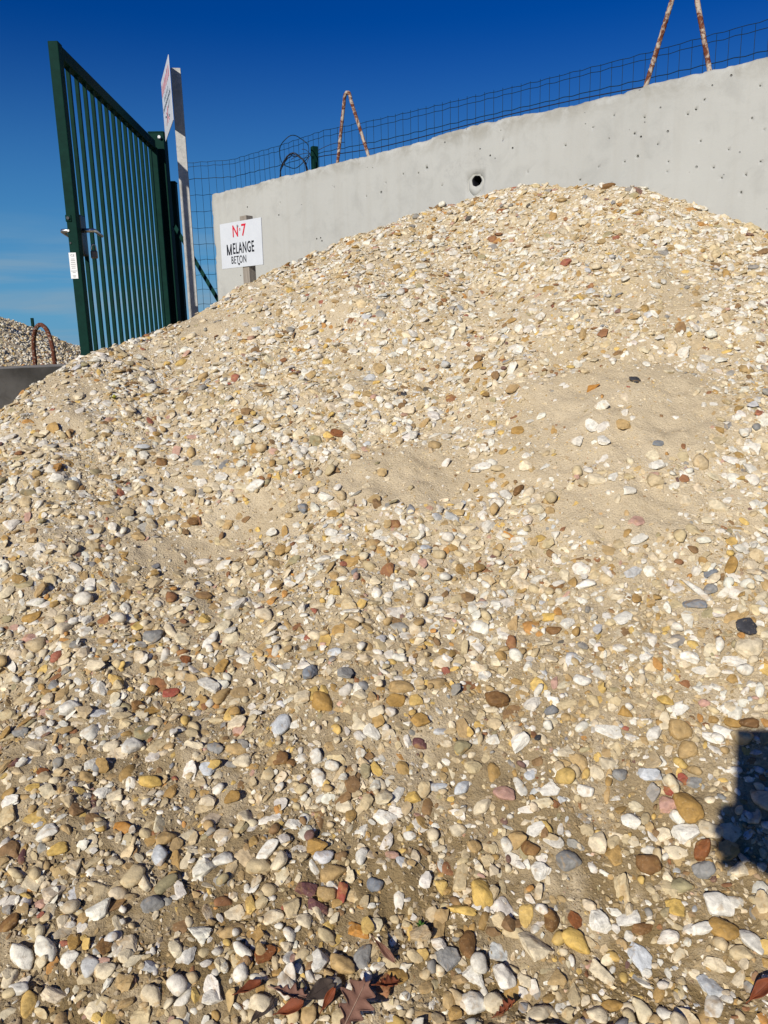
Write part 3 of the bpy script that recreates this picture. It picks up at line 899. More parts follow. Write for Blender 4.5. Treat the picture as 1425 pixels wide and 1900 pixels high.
    # end faces
    for i in (0, nu):
        c = Id[i]; e0 = len(V)
        Pe = V[c] - np.array([*WN, 0]) * TH_
        Pe[:, :2] = np.where(True, Pe[:, :2], 0)
        V = np.vstack([V, Pe]); e = e0 + np.arange(nz + 1)
        Qs = np.vstack([Qs, strip(c, e) if i == 0 else strip(e, c)])
    me = np_mesh('concrete_wall', V, Qs, True, None, 4)
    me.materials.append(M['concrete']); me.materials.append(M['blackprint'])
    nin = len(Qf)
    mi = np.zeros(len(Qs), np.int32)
    mi[nin + DR * 4:nin + DR * 8] = 1                 # deep drain faces coloured black, standing in for the shade inside the hole
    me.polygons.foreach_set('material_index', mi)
    bm = bmesh.new(); bm.from_mesh(me); bmesh.ops.recalc_face_normals(bm, faces=bm.faces); bm.to_mesh(me); bm.free()
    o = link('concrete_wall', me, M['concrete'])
    tag(o, 'tall pale grey concrete wall with a round drain hole behind the heap', 'wall')
make_wall()

# lifting loops of rebar cast in the wall top
def wall_pt(px, py, back=.07):
    return atplane(px, py, np.array([*(WA - WN * back), 0]), np.array([*WN, 0]))[:2]
def rebar_loop(pl, pr, h, label, lean=0.0, r=.0070):
    a = wall_pt(*pl); b = wall_pt(*pr)
    A = np.array([a[0], a[1], ZT - .03]); B = np.array([b[0], b[1], ZT - .03])
    mid = (A + B) / 2; top = mid + np.array([0, 0, h + .03]) + np.array([*WU, 0]) * lean
    d = (B - A) / np.linalg.norm(B - A)
    pts = []
    rb = .019
    ta, tb = top - d * rb - np.array([0, 0, .03]), top + d * rb - np.array([0, 0, .03])
    for t in np.linspace(0, 1, 60): pts.append(A + (ta - A) * t)
    for t in np.linspace(0, PI, 14)[1:-1]:
        pts.append(top - np.array([0, 0, .03]) - d * rb * math.cos(t) + np.array([0, 0, .03]) * math.sin(t))
    for t in np.linspace(0, 1, 60): pts.append(tb + (B - tb) * t)
    pts = np.array(pts)
    rad = r * (1 + .10 * (np.arange(len(pts)) % 2))          # ribs
    rad = rad * (1 + .10 * rng.normal(0, .5, len(pts)))
    e = empty('lifting_loop', tuple(mid), label, 'lifting loop', 'rebar loops on the tall wall')
    tube('rebar', pts, rad, M['rebar'], e, 10)
rebar_loop((623, 302), (690, 286), .285, 'rusty pointed rebar lifting loop on the middle of the tall wall', -.025)
rebar_loop((1189, 160), (1325, 126), .335, 'tall rusty rebar lifting loop whose bend is cut off by the top edge', .012, .0072)

# ------------------------------------------------------------------ wire mesh fence behind the wall
ZF = 1.93
fpts = [atz(x_, y_, ZF) for x_, y_ in ((337, 303.5), (345, 303), (430, 298), (520, 272), (600, 243), (700, 221), (830, 189), (1000, 149), (1200, 100), (1425, 40), (1600, -8))]
fp = np.array([q[:2] for q in fpts])
sl_ = np.concatenate([[0], np.cumsum(np.linalg.norm(np.diff(fp, axis=0), axis=1))])
def fxy(s): return np.array([np.interp(s, sl_, fp[:, 0]), np.interp(s, sl_, fp[:, 1])])
fence = empty('wire_fence', (fp[0][0], fp[0][1], .45), 'dark green welded wire mesh fence behind the tall wall', 'fence')
FL = sl_[-1]
rows = [0, .026, .10, .195, .29, .385, .48, .575, .67, .765, .86, .955, 1.05, 1.145, 1.24, 1.335]
for k, dz in enumerate(rows):
    ss = np.linspace(0, FL if k < 6 else 1.5, 90 if k < 6 else 40)
    pts = []
    for q, s_ in enumerate(ss):
        c = fxy(s_)
        wv = .0025 * math.sin(s_ * 2 * PI / .05 * .5 + k) + .006 * math.sin(s_ * 2.3 + k * .7)
        pts.append((c[0], c[1], ZF - dz + wv))
    tube('wire', pts, .0014 if k != 2 else .0018, M['wire'], fence, 5)
s_ = .03
i = 0
while s_ < FL:
    c = fxy(s_)
    zb = .5 if s_ < 1.6 else 1.25
    pts = []
    for t in np.linspace(0, 1, 14):
        z = ZF + .004 - t * (ZF - zb)
        w = .010 * math.sin(z * 6 + s_ * 3) * max(0, 1.5 - z)
        pts.append((c[0] + w, c[1] + w * .4, z))
    tube('wire', pts, .0011, M['wire'], fence, 5)
    s_ += .047 + random.uniform(-.002, .002); i += 1
# tension wire and ties
ss = np.linspace(sl_[4] - .08, FL, 60)
tube('wire', [(*fxy(s), ZF - .125 + .012 * math.sin(s * 3.1) + .02 * max(0, sl_[5] - s)) for s in ss], .0022, M['black'], fence, 6)
# green post by the coil
pp0 = aty(583, 272, 4.42)
bm = bmesh.new()
box_bm(bm, (pp0[0], pp0[1], (pp0[2] + .45) / 2), .034, .030, pp0[2] - .45, Matrix.Rotation(.5, 3, 'Z'), .003)
link('post', bm_mesh('post', bm), M['green'], fence)
# diagonal brace beside the wall end
b0, b1 = aty(335, 438, 5.1), aty(408, 562, 4.8)
tube('brace', [b0 + (b1 - b0) * t for t in np.linspace(-.15, 1.25, 6)], .016, M['green'], fence, 4, smooth=False)

# coils of spare wire on the post
def coil(name, px, py, dep, rx, rz, turns, rad, label, mat, ph=0.0, jit=.004):
    c = aty(px, py, dep)
    e = empty(name, tuple(c), label, 'wire coil', 'spare wire hung on the fence post')
    pts = []
    dirx = np.array([.93, -.35, 0])
    n = int(44 * turns)
    for i in range(n + 1):
        t = i / 44 * 2 * PI + ph
        k = 1 + .05 * math.sin(i * .13) + random.uniform(-jit, jit)
        pts.append(c + dirx * rx * k * math.cos(t) + np.array([0, 0, rz * k * math.sin(t)]) + np.array([0, .02 * math.sin(i * .31), .004 * math.sin(i * .7)]))
    tube('wire_loop', pts, rad, mat, e, 6)
coil('wire_coil', 546, 284, 4.36, .086, .078, 1.0, .0022, 'thin dark wire loop rising above the fence top beside the green post', M['wire'])
coil('wire_coil', 546, 326, 4.33, .080, .100, 4.0, .0026, 'thick black wire coil half hidden behind the wall top', M['black'], 0, .03)
# twisted tie ends reaching the post
e = empty('tie_wire', tuple(aty(575, 290, 4.38)), 'twisted tie wire ends knotted to the small green post', 'wire')
for a_, b_ in (((560, 277), (577, 288)), ((562, 300), (577, 286)), ((540, 296), (577, 284)), ((567, 310), (577, 287)), ((590, 279), (640, 264))):
    A, B = aty(*a_, 4.38), aty(*b_, 4.38)
    tube('strand', [A + (B - A) * t + np.array([0, 0, .010 * math.sin(t * PI)]) for t in np.linspace(0, 1, 9)], .0016, M['black'], e, 5)

# ------------------------------------------------------------------ gate, its post
GZ = 2.043
g0 = atz(98, 76, GZ); g1 = atz(287, 264, GZ)
gd = (g1 - g0)[:2]; GW = float(np.linalg.norm(gd)); gd = gd / GW
grz = math.atan2(gd[1], gd[0])
GB = .50
gate = empty('gate', (g0[0], g0[1], .45), 'open dark green gate of square vertical bars standing behind the heap', 'gate')
def gpt(s, z, off=0.0):
    return (g0[0] + gd[0] * s + gd[1] * off, g0[1] + gd[1] * s - gd[0] * off, z)
rotg = Matrix.Rotation(grz, 3, 'Z')
SW = .042
box('stile', gpt(.02, (GZ + GB) / 2), (.05, SW, GZ - GB), M['green'], gate, rot=rotg)
box('stile', gpt(GW - .03, (GZ + GB) / 2 - .02), (.05, SW, GZ - GB - .04), M['green'], gate, rot=rotg)
box('rail', gpt(GW / 2 - .005, GZ - .028), (GW - .11, .036, .05), M['green'], gate, rot=rotg)
box('rail', gpt(GW / 2 - .005, GB + .03), (GW - .11, .036, .05), M['green'], gate, rot=rotg)
nb_ = 14
for i in range(nb_):
    s = .045 + (GW - .075) * (i + 1) / (nb_ + 1)
    box('bar', gpt(s, (GZ + GB) / 2 - .002), (.016, .017, GZ - GB - .10), M['green'], gate, rot=rotg, bev=.002)
# lock case, handles, sticker
lk = lambda px, py: aty(px, py, g0[1] + .0)[2]
zl = lk(150, 432)
case = box('lock_case', gpt(.085, zl, .0), (.075, .040, .17), M['darkplastic'], gate, rot=rotg, bev=.006)
zh = lk(150, 424)
def lever(side):
    o = .045 * side
    a = np.array(gpt(.06, zh, .015 * side)); b = np.array(gpt(.06, zh, .062 * side)); c = np.array(gpt(.075, zh, .072 * side)); d = np.array(gpt(.165, zh - .01, .072 * side))
    tube('handle', [a, a + (b - a) * .6, b, b + (c - b) * .5 + np.array([0, 0, .001]), c, c + (d - c) * .5, d], [.010, .009, .009, .009, .008, .008, .007], M['steel'], gate, 10)
lever(1); lever(-1)
fr = np.array([-gd[0], -gd[1], 0.0])               # the narrow face of the stile looks back at the viewer
def on_stile(px, py, out=.0):
    base = np.array(gpt(-.005, 0)) ; 
    q = atplane(px, py, np.array([base[0], base[1], 0]), np.array([gd[0], gd[1], 0]))
    return q + fr * out
def disc(name, c, r, h, mat, parent, n=fr):
    nv = Vector(n); q = nv.to_track_quat('Z', 'Y').to_matrix()
    bm = bmesh.new()
    bmesh.ops.create_cone(bm, cap_ends=True, segments=16, radius1=r, radius2=r * .8, depth=h)
    bmesh.ops.rotate(bm, cent=(0, 0, 0), matrix=q, verts=bm.verts)
    bmesh.ops.translate(bm, vec=Vector(c), verts=bm.verts)
    return link(name, bm_mesh(name, bm, False), mat, parent)
disc('bolt', on_stile(127, 428, .002), .006, .006, M['whitecap'], gate)
disc('bolt', on_stile(131, 451, .001), .005, .004, M['darkplastic'], gate)
box('lock_plate', on_stile(127, 405, .0005), (.008, .026, .030), M['green'], gate, rot=rotg, bev=.004)
disc('lock_bolt', on_stile(127, 405, .006), .008, .008, M['darkplastic'], gate)
sc = on_stile(136.5, 493, .0012)
st = box('sticker', sc, (.0012, .031, .108), M['sticker'], gate, rot=rotg, bev=0)
tag(st, 'white certification sticker with fine print on the gate stile')
side = np.array([gd[1], -gd[0], 0.0])              # to the viewer's right along the stile face
if side @ RV < 0: side = -side

def text_mesh(txt, size, sx=1.0, bold=0.0):
    cu = bpy.data.curves.new('lettering', 'FONT')
    cu.body = txt; cu.size = size; cu.align_x = 'CENTER'; cu.align_y = 'CENTER'; cu.extrude = .0004; cu.offset = bold
    cu.resolution_u = 4; cu.space_character = 1.14
    o = bpy.data.objects.new('tmp', cu); COL.objects.link(o)
    dg = bpy.context.evaluated_depsgraph_get()
    me = bpy.data.meshes.new_from_object(o.evaluated_get(dg))
    bpy.data.objects.remove(o)
    for v in me.vertices: v.co.x *= sx
    me.materials.clear()
    return me
def frame_mat(c, xdir, ydir):
    xdir, ydir = Vector(xdir).normalized(), Vector(ydir).normalized()
    z = xdir.cross(ydir)
    return Matrix(((xdir.x, ydir.x, z.x, c[0]), (xdir.y, ydir.y, z.y, c[1]), (xdir.z, ydir.z, z.z, c[2]), (0, 0, 0, 1)))
def place_text(txt, size, c, xd, yd, mat, parent, sx=1.0, bold=0.0):
    me = text_mesh(txt, size, sx, bold)
    me.transform(frame_mat(c, xd, yd))
    return link('lettering', me, mat, parent)
UPZ = (0, 0, 1)
place_text('CE', .013, sc + fr * .0012 + np.array([0, 0, .042]), side, UPZ, M['greyprint'], gate, 1.0)
bm = bmesh.new()
for i, (dz, wd) in enumerate([(.028, .014), (.022, .018), (.014, .018), (.006, .020), (-.002, .018), (-.010, .016), (-.022, .026), (-.028, .012), (-.042, .014), (-.047, .010)]):
    box_bm(bm, sc + fr * .0011 + np.array([0, 0, dz]), .0006, wd, .0022, rotg)
link('fine_print', bm_mesh('fine_print', bm), M['greyprint'], gate)
# hinge side: box post with white caps
gp = np.array(gpt(GW + .045, 0, .0))
post = empty('gate_post', (gp[0], gp[1], .45), 'square dark green gate post with white cap nuts beside the galvanised pole', 'post')
ztop = aty(295, 250, gp[1])[2]
box('post_tube', (gp[0] + .012, gp[1], (ztop + .4) / 2), (.095, .095, ztop - .4), M['green'], post, rz=grz - PI / 2, bev=.005)
box('post_cap', (gp[0] + .012, gp[1], ztop + .004), (.099, .099, .010), M['green'], post, rz=grz - PI / 2, bev=.003)
disc('cap_nut', np.array((gp[0] + .035, gp[1] - .058, ztop - .028)), .011, .018, M['whitecap'], post, np.array([.15, -1, 0]))
disc('cap_nut', np.array((gp[0] - .045, gp[1] - .058, ztop - .035)), .010, .018, M['whitecap'], post, np.array([-.3, -1, 0]))
# end post of the fence, just behind
e0 = aty(321, 340, 5.35)
fe = empty('fence_end_post', (e0[0], e0[1], .45), 'short dark green fence end post between gate post and galvanised pole', 'post')
box('post_tube', (e0[0] - .03, e0[1], (e0[2] + .45) / 2), (.10, .06, e0[2] - .45), M['green'], fe, bev=.004)
box('post_cap', (e0[0] - .03, e0[1], e0[2] + .004), (.104, .064, .008), M['green'], fe, bev=.002)
# padlock hanging from the lock case
pk = np.array(gpt(.115, lk(158, 456) , .045))
pad = empty('padlock', tuple(pk), 'small brown brass padlock hanging from the gate lock', 'padlock')
m = MB('brass_worn', .45, .5); m.b.inputs['Metallic'].default_value = .6
M['brass'] = m.done((.20, .15, .12))
box('body', pk + np.array([0, 0, -.024]), (.030, .016, .034), M['brass'], pad, rz=.35, bev=.005)
tube('shackle', [pk + np.array([.010 * math.cos(t) * .94, .010 * math.cos(t) * .34, .004 + .016 * math.sin(t) if 0 < t < PI else -.006]) for t in np.linspace(-.2, PI + .2, 14)], .003, M['steel'], pad, 8)

# ------------------------------------------------------------------ galvanised pole with the edge-on notice
PY = 4.25
t0, t1 = aty(320, 126, PY), aty(348, 596, PY)
pole = empty('sign_pole', (t1[0], t1[1], .45), 'galvanised channel pole carrying the white notice beside the gate', 'pole')
def channel(xa, ya, z0, z1, w, d, t, rz):
    bm = bmesh.new()
    prof = [(-w / 2, 0), (w / 2, 0), (w / 2, d), (w / 2 - t, d), (w / 2 - t, t), (-w / 2 + t, t), (-w / 2 + t, d), (-w / 2, d)]
    M3 = Matrix.Rotation(rz, 3, 'Z')
    a = [bm.verts.new(M3 @ Vector((x_, y_, 0)) + Vector((xa, ya, z0))) for x_, y_ in prof]
    b = [bm.verts.new(M3 @ Vector((x_, y_, 0)) + Vector((xa, ya, z1))) for x_, y_ in prof]
    n = len(prof)
    for i in range(n): bm.faces.new((a[i], a[(i + 1) % n], b[(i + 1) % n], b[i]))
    bm.faces.new(a[::-1]); bm.faces.new(b)
    return bm_mesh('channel', bm)
link('channel', channel(t0[0] + .014, PY, .40, t0[2], .048, .030, .003, .14), M['galv'], pole)
# the notice: a thin plate seen nearly from its edge
ye, yf = 4.12, 4.52
NTR, NBR = aty(312.5, 100, ye), aty(321.5, 221, ye)
NTL, NBL = aty(299, 154, yf), aty(308, 264, yf)
rt = (NTR + NBR) / 2; lf = (NTL + NBL) / 2
xdir = (rt - lf); xdir[2] = 0; nw = np.linalg.norm(xdir); xdir /= nw
nh = ((NTR[2] - NBR[2]) + (NTL[2] - NBL[2])) / 2
nc = (rt + lf) / 2
nrm_ = np.array([xdir[1], -xdir[0], 0])
if nrm_ @ nc > 0: nrm_ = -nrm_
notice = empty('notice_board', tuple(nc), 'white notice with red and black print seen edge-on atop the galvanised pole', 'sign')
rzn = math.atan2(xdir[1], xdir[0])
box('plate', nc, (nw, .003, nh), M['white'], notice, rz=rzn, bev=.0008)
def mark(name, segs, mat, parent, c, xd, nrm, t=.0012):
    bm = bmesh.new()
    for (x0, z0, x1, z1, w) in segs:
        a = np.array([x0, z0]); b = np.array([x1, z1]); d = b - a; l = np.linalg.norm(d); ang = math.atan2(d[1], d[0])
        R_ = Matrix(((xd[0], 0, nrm[0]), (xd[1], 0, nrm[1]), (0, 1, 0)))
        vs = box_bm(bm, (0, 0, 0), l, w, t, Matrix.Rotation(ang, 3, 'Z'))
        bmesh.ops.translate(bm, vec=((a + b)[0] / 2, (a + b)[1] / 2, 0), verts=vs)
        bmesh.ops.transform(bm, matrix=R_.to_4x4(), verts=vs)
        bmesh.ops.translate(bm, vec=Vector(c + nrm * .0022), verts=vs)
    return link(name, bm_mesh(name, bm), mat, parent)
# the letters cannot be read at this angle: upright strokes of their colour, height and spacing
segs = []
for i in range(6):
    x_ = (-.40 + .16 * i) * nw
    zt = nh * .30; hgt = nh * .17
    segs += [(x_ - .018 * nw * 2, zt - hgt / 2, x_ - .010 * nw * 2, zt + hgt / 2, .03 * nw), (x_ + .03 * nw, zt - hgt / 2, x_ + .018 * nw, zt + hgt / 2, .03 * nw)]
    segs += [(x_ - .03 * nw, zt + hgt * (.0 if i % 2 else .4), x_ + .03 * nw, zt + hgt * (.0 if i % 2 else .4), .02)]
mark('print', segs, M['redfaded'], notice, nc, xdir, nrm_)
segs = []
for row, (n_, zc, x0, x1) in enumerate([(5, .10, -.22, .22), (12, -.02, -.42, .42)]):
    for i in range(n_):
        x_ = (x0 + (x1 - x0) * i / (n_ - 1)) * nw
        segs.append((x_, (zc - .035) * nh, x_ + .006, (zc + .035) * nh, .020 * nw * 1.2))
        if i % 2: segs.append((x_ - .01, (zc + .0) * nh, x_ + .012, zc * nh, .008))
mark('print', segs, M['blackfaded'], notice, nc, xdir, nrm_)
mark('pictogram', [(-.05 * nw, -.24 * nh, .05 * nw, -.24 * nh, .012), (-.25 * nw, -.18 * nh, -.12 * nw, -.22 * nh, .008), (.14 * nw, -.17 * nh, .28 * nw, -.10 * nh, .007), (.16 * nw, -.30 * nh, .22 * nw, -.32 * nh, .012)], M['blackfaded'], notice, nc, xdir, nrm_)
mark('pictogram', [(0, -.10 * nh, 0, -.36 * nh, .010), (-.18 * nw, -.34 * nh, 0, -.24 * nh, .008), (.16 * nw, -.36 * nh, 0, -.24 * nh, .008), (-.14 * nw, -.15 * nh, 0, -.24 * nh, .008), (.10 * nw, -.12 * nh, 0, -.24 * nh, .008)], M['redfaded'], notice, nc, xdir, nrm_)

# ------------------------------------------------------------------ N 7 sign on its wooden stake
pw = np.array([*(WA + WN * .50), 0]); nn = np.array([*WN, 0])
TL, TR, BR, BL = [atplane(a, b, pw, nn) for a, b in ((412, 416), (489, 403.5), (484.5, 490.5), (409, 500))]
cen = (TL + TR + BR + BL) / 4
xd = ((TR - TL) + (BR - BL)) / 2; sw = np.linalg.norm(xd); xd /= sw
yd = ((TL - BL) + (TR - BR)) / 2; shh = np.linalg.norm(yd); yd /= shh
yd = yd - xd * (yd @ xd); yd /= np.linalg.norm(yd)
zd = np.cross(xd, yd)
sign = empty('price_sign', (cen[0], cen[1], surf(np.array([cen[0]]), np.array([cen[1]]))[0]), 'small white sign lettered N 7 MELANGE BETON on a wooden stake', 'sign')
RS = Matrix(((xd[0], yd[0], zd[0]), (xd[1], yd[1], zd[1]), (xd[2], yd[2], zd[2])))
box('plate', cen, (sw, shh, .004), M['white'], sign, rot=RS, bev=.001)
def sp(a, b, out=.0026): return cen + xd * a * sw + yd * b * shh + zd * out
cap = lambda h: h / .70 * 1.0
place_text('N', cap(.255 * shh), sp(-.115, .285), xd, yd, M['redprint'], sign, .82, .0007)
place_text('7', cap(.255 * shh), sp(.085, .285), xd, yd, M['redprint'], sign, .95, .0007)
place_text('o', cap(.09 * shh), sp(-.005, .33), xd, yd, M['redprint'], sign, .7)
def strokes(segs):
    bm = bmesh.new()
    for x0, y0, x1, y1, w in segs:
        l = math.hypot(x1 - x0, y1 - y0); a = math.atan2(y1 - y0, x1 - x0)
        vs = box_bm(bm, (0, 0, 0), l, w, .0008, Matrix.Rotation(a, 3, 'Z'))
        bmesh.ops.translate(bm, vec=((x0 + x1) / 2, (y0 + y1) / 2, 0), verts=vs)
    me = bm_mesh('lettering', bm)
    me.transform(frame_mat(sp(0, 0, .0026), xd, yd))
    return link('lettering', me, M['blackprint'], sign)
lh = .235 * shh; xm = -.335 * sw; wm = .098 * sw; ym = -.09 * shh; tk = .024 * sw
strokes([(xm, ym - lh / 2, xm, ym + lh / 2, tk), (xm + wm, ym - lh / 2, xm + wm, ym + lh / 2, tk),
         (xm, ym + lh / 2 - .002, xm + wm / 2, ym - lh / 2, tk * .8), (xm + wm / 2, ym - lh / 2, xm + wm, ym + lh / 2 - .002, tk * .8)])
place_text('ELANGE', cap(.235 * shh), sp(.058, -.09), xd, yd, M['blackprint'], sign, .58, .0008)
place_text('BETON', cap(.165 * shh), sp(-.065, -.335), xd, yd, M['blackprint'], sign, .68, .0001)
disc('screw', sp(-.05, .40, .004), .004, .004, M['greyprint'], sign, zd)
disc('screw', sp(-.06, -.425, .004), .004, .004, M['darkplastic'], sign, zd)
sx_, sy_ = (cen - zd * .020)[:2]
sx_, sy_ = np.array([sx_, sy_]) + xd[:2] * (.06) * sw
zts = aty(455, 401, sy_)[2]
bm = bmesh.new()
box_bm(bm, (sx_, sy_, (zts + .5) / 2), .040, .034, zts - .5, Matrix.Rotation(math.atan2(xd[1], xd[0]) , 3, 'Z'), .002)
link('stake', bm_mesh('stake', bm), M['wood'], sign)

# ------------------------------------------------------------------ low wall on the left with its hook, mound behind
ZL = .715
q0 = atz(60, 682, ZL)[:2]
ld = np.array([math.sin(math.radians(37)), math.cos(math.radians(37))]); ln = np.array([ld[1], -ld[0]])
bm = bmesh.new()
LLen, LT = 4.2, .7
ctr = q0 + ld * (-.9) - ln * LT / 2
box_bm(bm, (ctr[0], ctr[1], (ZL + .2) / 2), LT, LLen, ZL - .2, Matrix.Rotation(-math.radians(37), 3, 'Z'), 0)
bmesh.ops.subdivide_edges(bm, edges=bm.edges, cuts=6, use_grid_fill=True)
for v in bm.verts:
    v.co.z += .006 * float(fbm(np.array([v.co.x]), np.array([v.co.y]), 8, 2)[0])
o = link('low_concrete_wall', bm_mesh('low_concrete_wall', bm, False), M['concrete_low'])
tag(o, 'low dark mottled concrete wall left of the gravel heap', 'wall')
h0, h1 = atz(66, 676, ZL), atz(101, 676, ZL)
hk = empty('lifting_hook', tuple((h0 + h1) / 2), 'rusty round-topped lifting hook on the low wall', 'lifting hook')
hw = np.linalg.norm(h1 - h0) / 2 - .004
hd = (h1 - h0) / np.linalg.norm(h1 - h0)
hc = (h0 + h1) / 2
dep_ = (hc - CAM) @ F
hh = 70 / FPX * dep_ * 1.02
pts = [h0 + hd * (-.006) * (1 - t) + np.array([0, 0, -.02 + (hh - hw) * t]) for t in np.linspace(0, 1, 14)]
pts += [hc + np.array([0, 0, hh - hw - .02]) - hd * hw * math.cos(t) + np.array([0, 0, (hw + .02) * math.sin(t)]) for t in np.linspace(0, PI, 16)[1:-1]]
pts += [h1 + np.array([0, 0, -.02 + (hh - hw) * (1 - t)]) + hd * .006 * t for t in np.linspace(0, 1, 14)]
tube('hook_bar', pts, 3.9 / FPX * dep_, M['hook'], hk, 10, wob=.15)

def make_mound():
    cx, cy = aty(-165, 640, 9.5)[:2]
    Rb, Hm = 2.75, 1.28
    n = 110
    g = np.linspace(-Rb - .3, Rb + .3, n)
    X, Y = np.meshgrid(g, g, indexing='ij')
    hf = lambda a, b: np.maximum(0, Hm * (1 - np.hypot(a, b) / Rb)) - .08 * np.exp(-(np.hypot(a, b) / .35) ** 2) + .08 * fbm(a, b, 1.5, 3, 3) * (np.hypot(a, b) < Rb)
    Z = .44 + hf(X, Y)
    I = np.arange(n * n).reshape(n, n)
    Q = np.stack([I[:-1, :-1], I[1:, :-1], I[1:, 1:], I[:-1, 1:]], -1).reshape(-1, 4)
    o = link('gravel_mound', np_mesh('gravel_mound', np.stack([X + cx, Y + cy, Z], -1).reshape(-1, 3), Q, True, None, 4), M['sand'])
    tag(o, 'distant mound of grey-beige pebbles beyond the low wall', 'gravel pile')
    k = 11000
    a = rng.uniform(-1.25, .95, k); r = np.sqrt(rng.uniform(0, Rb ** 2, k))
    a = a - .6
    x_, y_ = r * np.cos(a), r * np.sin(a)
    L = np.clip(.027 * np.exp(rng.normal(0, .35, k)), .014, .06)
    V, T = ICO[1]
    R = rng.normal(size=(k, 3, 3)); R = np.linalg.qr(R)[0]
    D = np.stack([L, L * .8, L * .6], -1) * .5
    P = np.einsum('nij,vj->nvi', R * D[:, None, :], V) + np.stack([x_ + cx, y_ + cy, .44 + hf(x_, y_) + L * .12], -1)[:, None, :]
    T2 = (T[None] + (np.arange(k) * len(V))[:, None, None]).reshape(-1, 3)
    c = CA[rng.choice(len(names), k, p=pal(.6))] * .8 + np.array([.12, .10, .065])
    q = link('loose_pebbles', np_mesh('loose_pebbles', P.reshape(-1, 3), T2, False, {'col': np.clip(np.repeat(c, len(V), 0), 0, 1)}), M['stone'])
    q.parent = o
    tag(q, kind='stuff')
make_mound()
s0, s1 = aty(59.5, 590, 10.4), aty(65, 640, 10.4)
box('boundary_stake', ((s0[0] + s1[0]) / 2, 10.4, (s0[2] + .4) / 2), (.034, .03, s0[2] - .4), M['green'], None, bev=.003)
tag(bpy.data.objects['boundary_stake'], 'thin green stake rising behind the distant pebble mound', 'stake')
# dry weed tips on the far mound
def weed(px, py, dep_, h, n, mat, label):
    c = aty(px, py, dep_)
    e = empty('dry_weed', tuple(c), label, 'weed')
    for i in range(n):
        d = np.array([random.uniform(-.5, .5), random.uniform(-.3, .3), 1.0]); d /= np.linalg.norm(d)
        l = h * random.uniform(.6, 1)
        pts = [c + d * l * t + np.array([.02 * math.sin(t * 3 + i), 0, 0]) * t for t in np.linspace(-.6, 1, 7)]
        tube('stem', pts, [.003, .003, .003, .003, .006, .008, .002], mat, e, 5)
weed(119, 650, 8.2, .10, 5, M['drystem'], 'sparse dry weed stems left of the gate foot')
weed(133, 655, 8.2, .07, 4, M['drystem'], 'short dry weed tips touching the gate foot')

# ------------------------------------------------------------------ fallen oak leaves and sprouts at the foot of the heap
def leaf(px, py, length, turn, tilt, curl, mat, label, lobes=True, lift=.012, wid=.30):
    P = hit(px, py)
    if P is None: return
    N = surf_n(P[:1], P[1:2])
    R = basis(N, np.array([math.radians(turn)]), np.array([tilt]), np.array([random.random() * 6.28]))[0]
    n, mrow = 30, 5
    V, Q = [], []
    for i in range(n + 1):
        t = i / n
        env = math.sin(PI * min(1, (t * .92 + .05))) ** .7
        w = wid * env * (1 + (.42 * math.sin(t * 2 * PI * 4.2 - .6) if lobes else 0)) * (0.35 + .75 * t if t < .6 else .8)
        w = max(w, .012)
        for j in range(-mrow, mrow + 1):
            v = j / mrow
            x_ = (t - .5) + abs(v) * .06
            y_ = v * w
            z_ = curl * (v * v) * w * 1.3 + curl * .55 * (t - .45) ** 2 + .018 * math.sin(t * 14) * abs(v) - .012 * (1 - abs(v))
            V.append((x_ * length, y_ * length, z_ * length))
    k = 2 * mrow + 1
    for i in range(n):
        for j in range(k - 1):
            Q.append((i * k + j, (i + 1) * k + j, (i + 1) * k + j + 1, i * k + j + 1))
    V = np.array(V) @ R.T + P + N[0] * lift
    me = np_mesh('oak_leaf', V, np.array(Q), True, None, 4)
    e = empty('oak_leaf', tuple(P), label, 'leaf', 'fallen leaves at the foot of the heap')
    o = link('blade', me, mat, e)
    sm = o.modifiers.new('thickness', 'SOLIDIFY'); sm.thickness = .0006; sm.offset = 0
    ptsv = [((t - .5 - (.16 if t == 0 else 0)) * length, 0, (curl * .55 * (t - .45) ** 2 - .012) * length + .0006) for t in np.linspace(0, .97, 10)]
    tube('midrib', np.array(ptsv) @ R.T + P + N[0] * lift, np.linspace(.0011, .0004, 10) * (1 if mat == M['leaf_brown'] and lobes else .6), M['leaf_vein'] if mat == M['leaf_brown'] and lobes else mat, e, 5)
leaf(655, 1876, .060, 62, .15, .35, M['leaf_brown'], 'largest brown lobed oak leaf lying at the bottom edge', True, .018, .36)
leaf(608, 1862, .026, 60, .4, .5, M['leaf_red'], 'small russet leaf scrap left of the largest oak leaf', False, .012, .25)
leaf(716, 1836, .032, 20, .5, .6, M['leaf_red'], 'russet curled leaf above the largest oak leaf', True, .014, .24)
leaf(712, 1768, .036, -45, .7, .8, M['leaf_brown'], 'pinkish brown curled leaf beside the grey pebble', False, .016, .17)
leaf(590, 1848, .038, 35, .3, .2, M['leaf_dark'], 'dark rotting leaf fragment left of the russet scrap', False, .012, .38)
leaf(533, 1850, .040, -12, .4, .5, M['leaf_brown'], 'torn tan oak leaf half buried near the bottom edge', True, .012, .24)
leaf(462, 1842, .030, 30, .5, .6, M['leaf_red'], 'reddish leaf piece farthest left along the bottom', False, .012, .30)
leaf(538, 1878, .034, 10, .5, .5, M['leaf_red'], 'reddish leaf piece below the torn tan oak leaf', False, .010, .34)
leaf(938, 1890, .028, 15, .5, .6, M['leaf_red'], 'bright rust leaf scrap among pale pebbles at the bottom', True, .012, .30)
leaf(1412, 1850, .034, 20, .5, .6, M['leaf_red'], 'rust red leaf scrap at the bottom right corner', False, .012, .30)
leaf(486, 1880, .034, 50, .4, .3, M['leaf_dark'], 'dark brown leaf under pebbles near the bottom left', False, .008, .3)
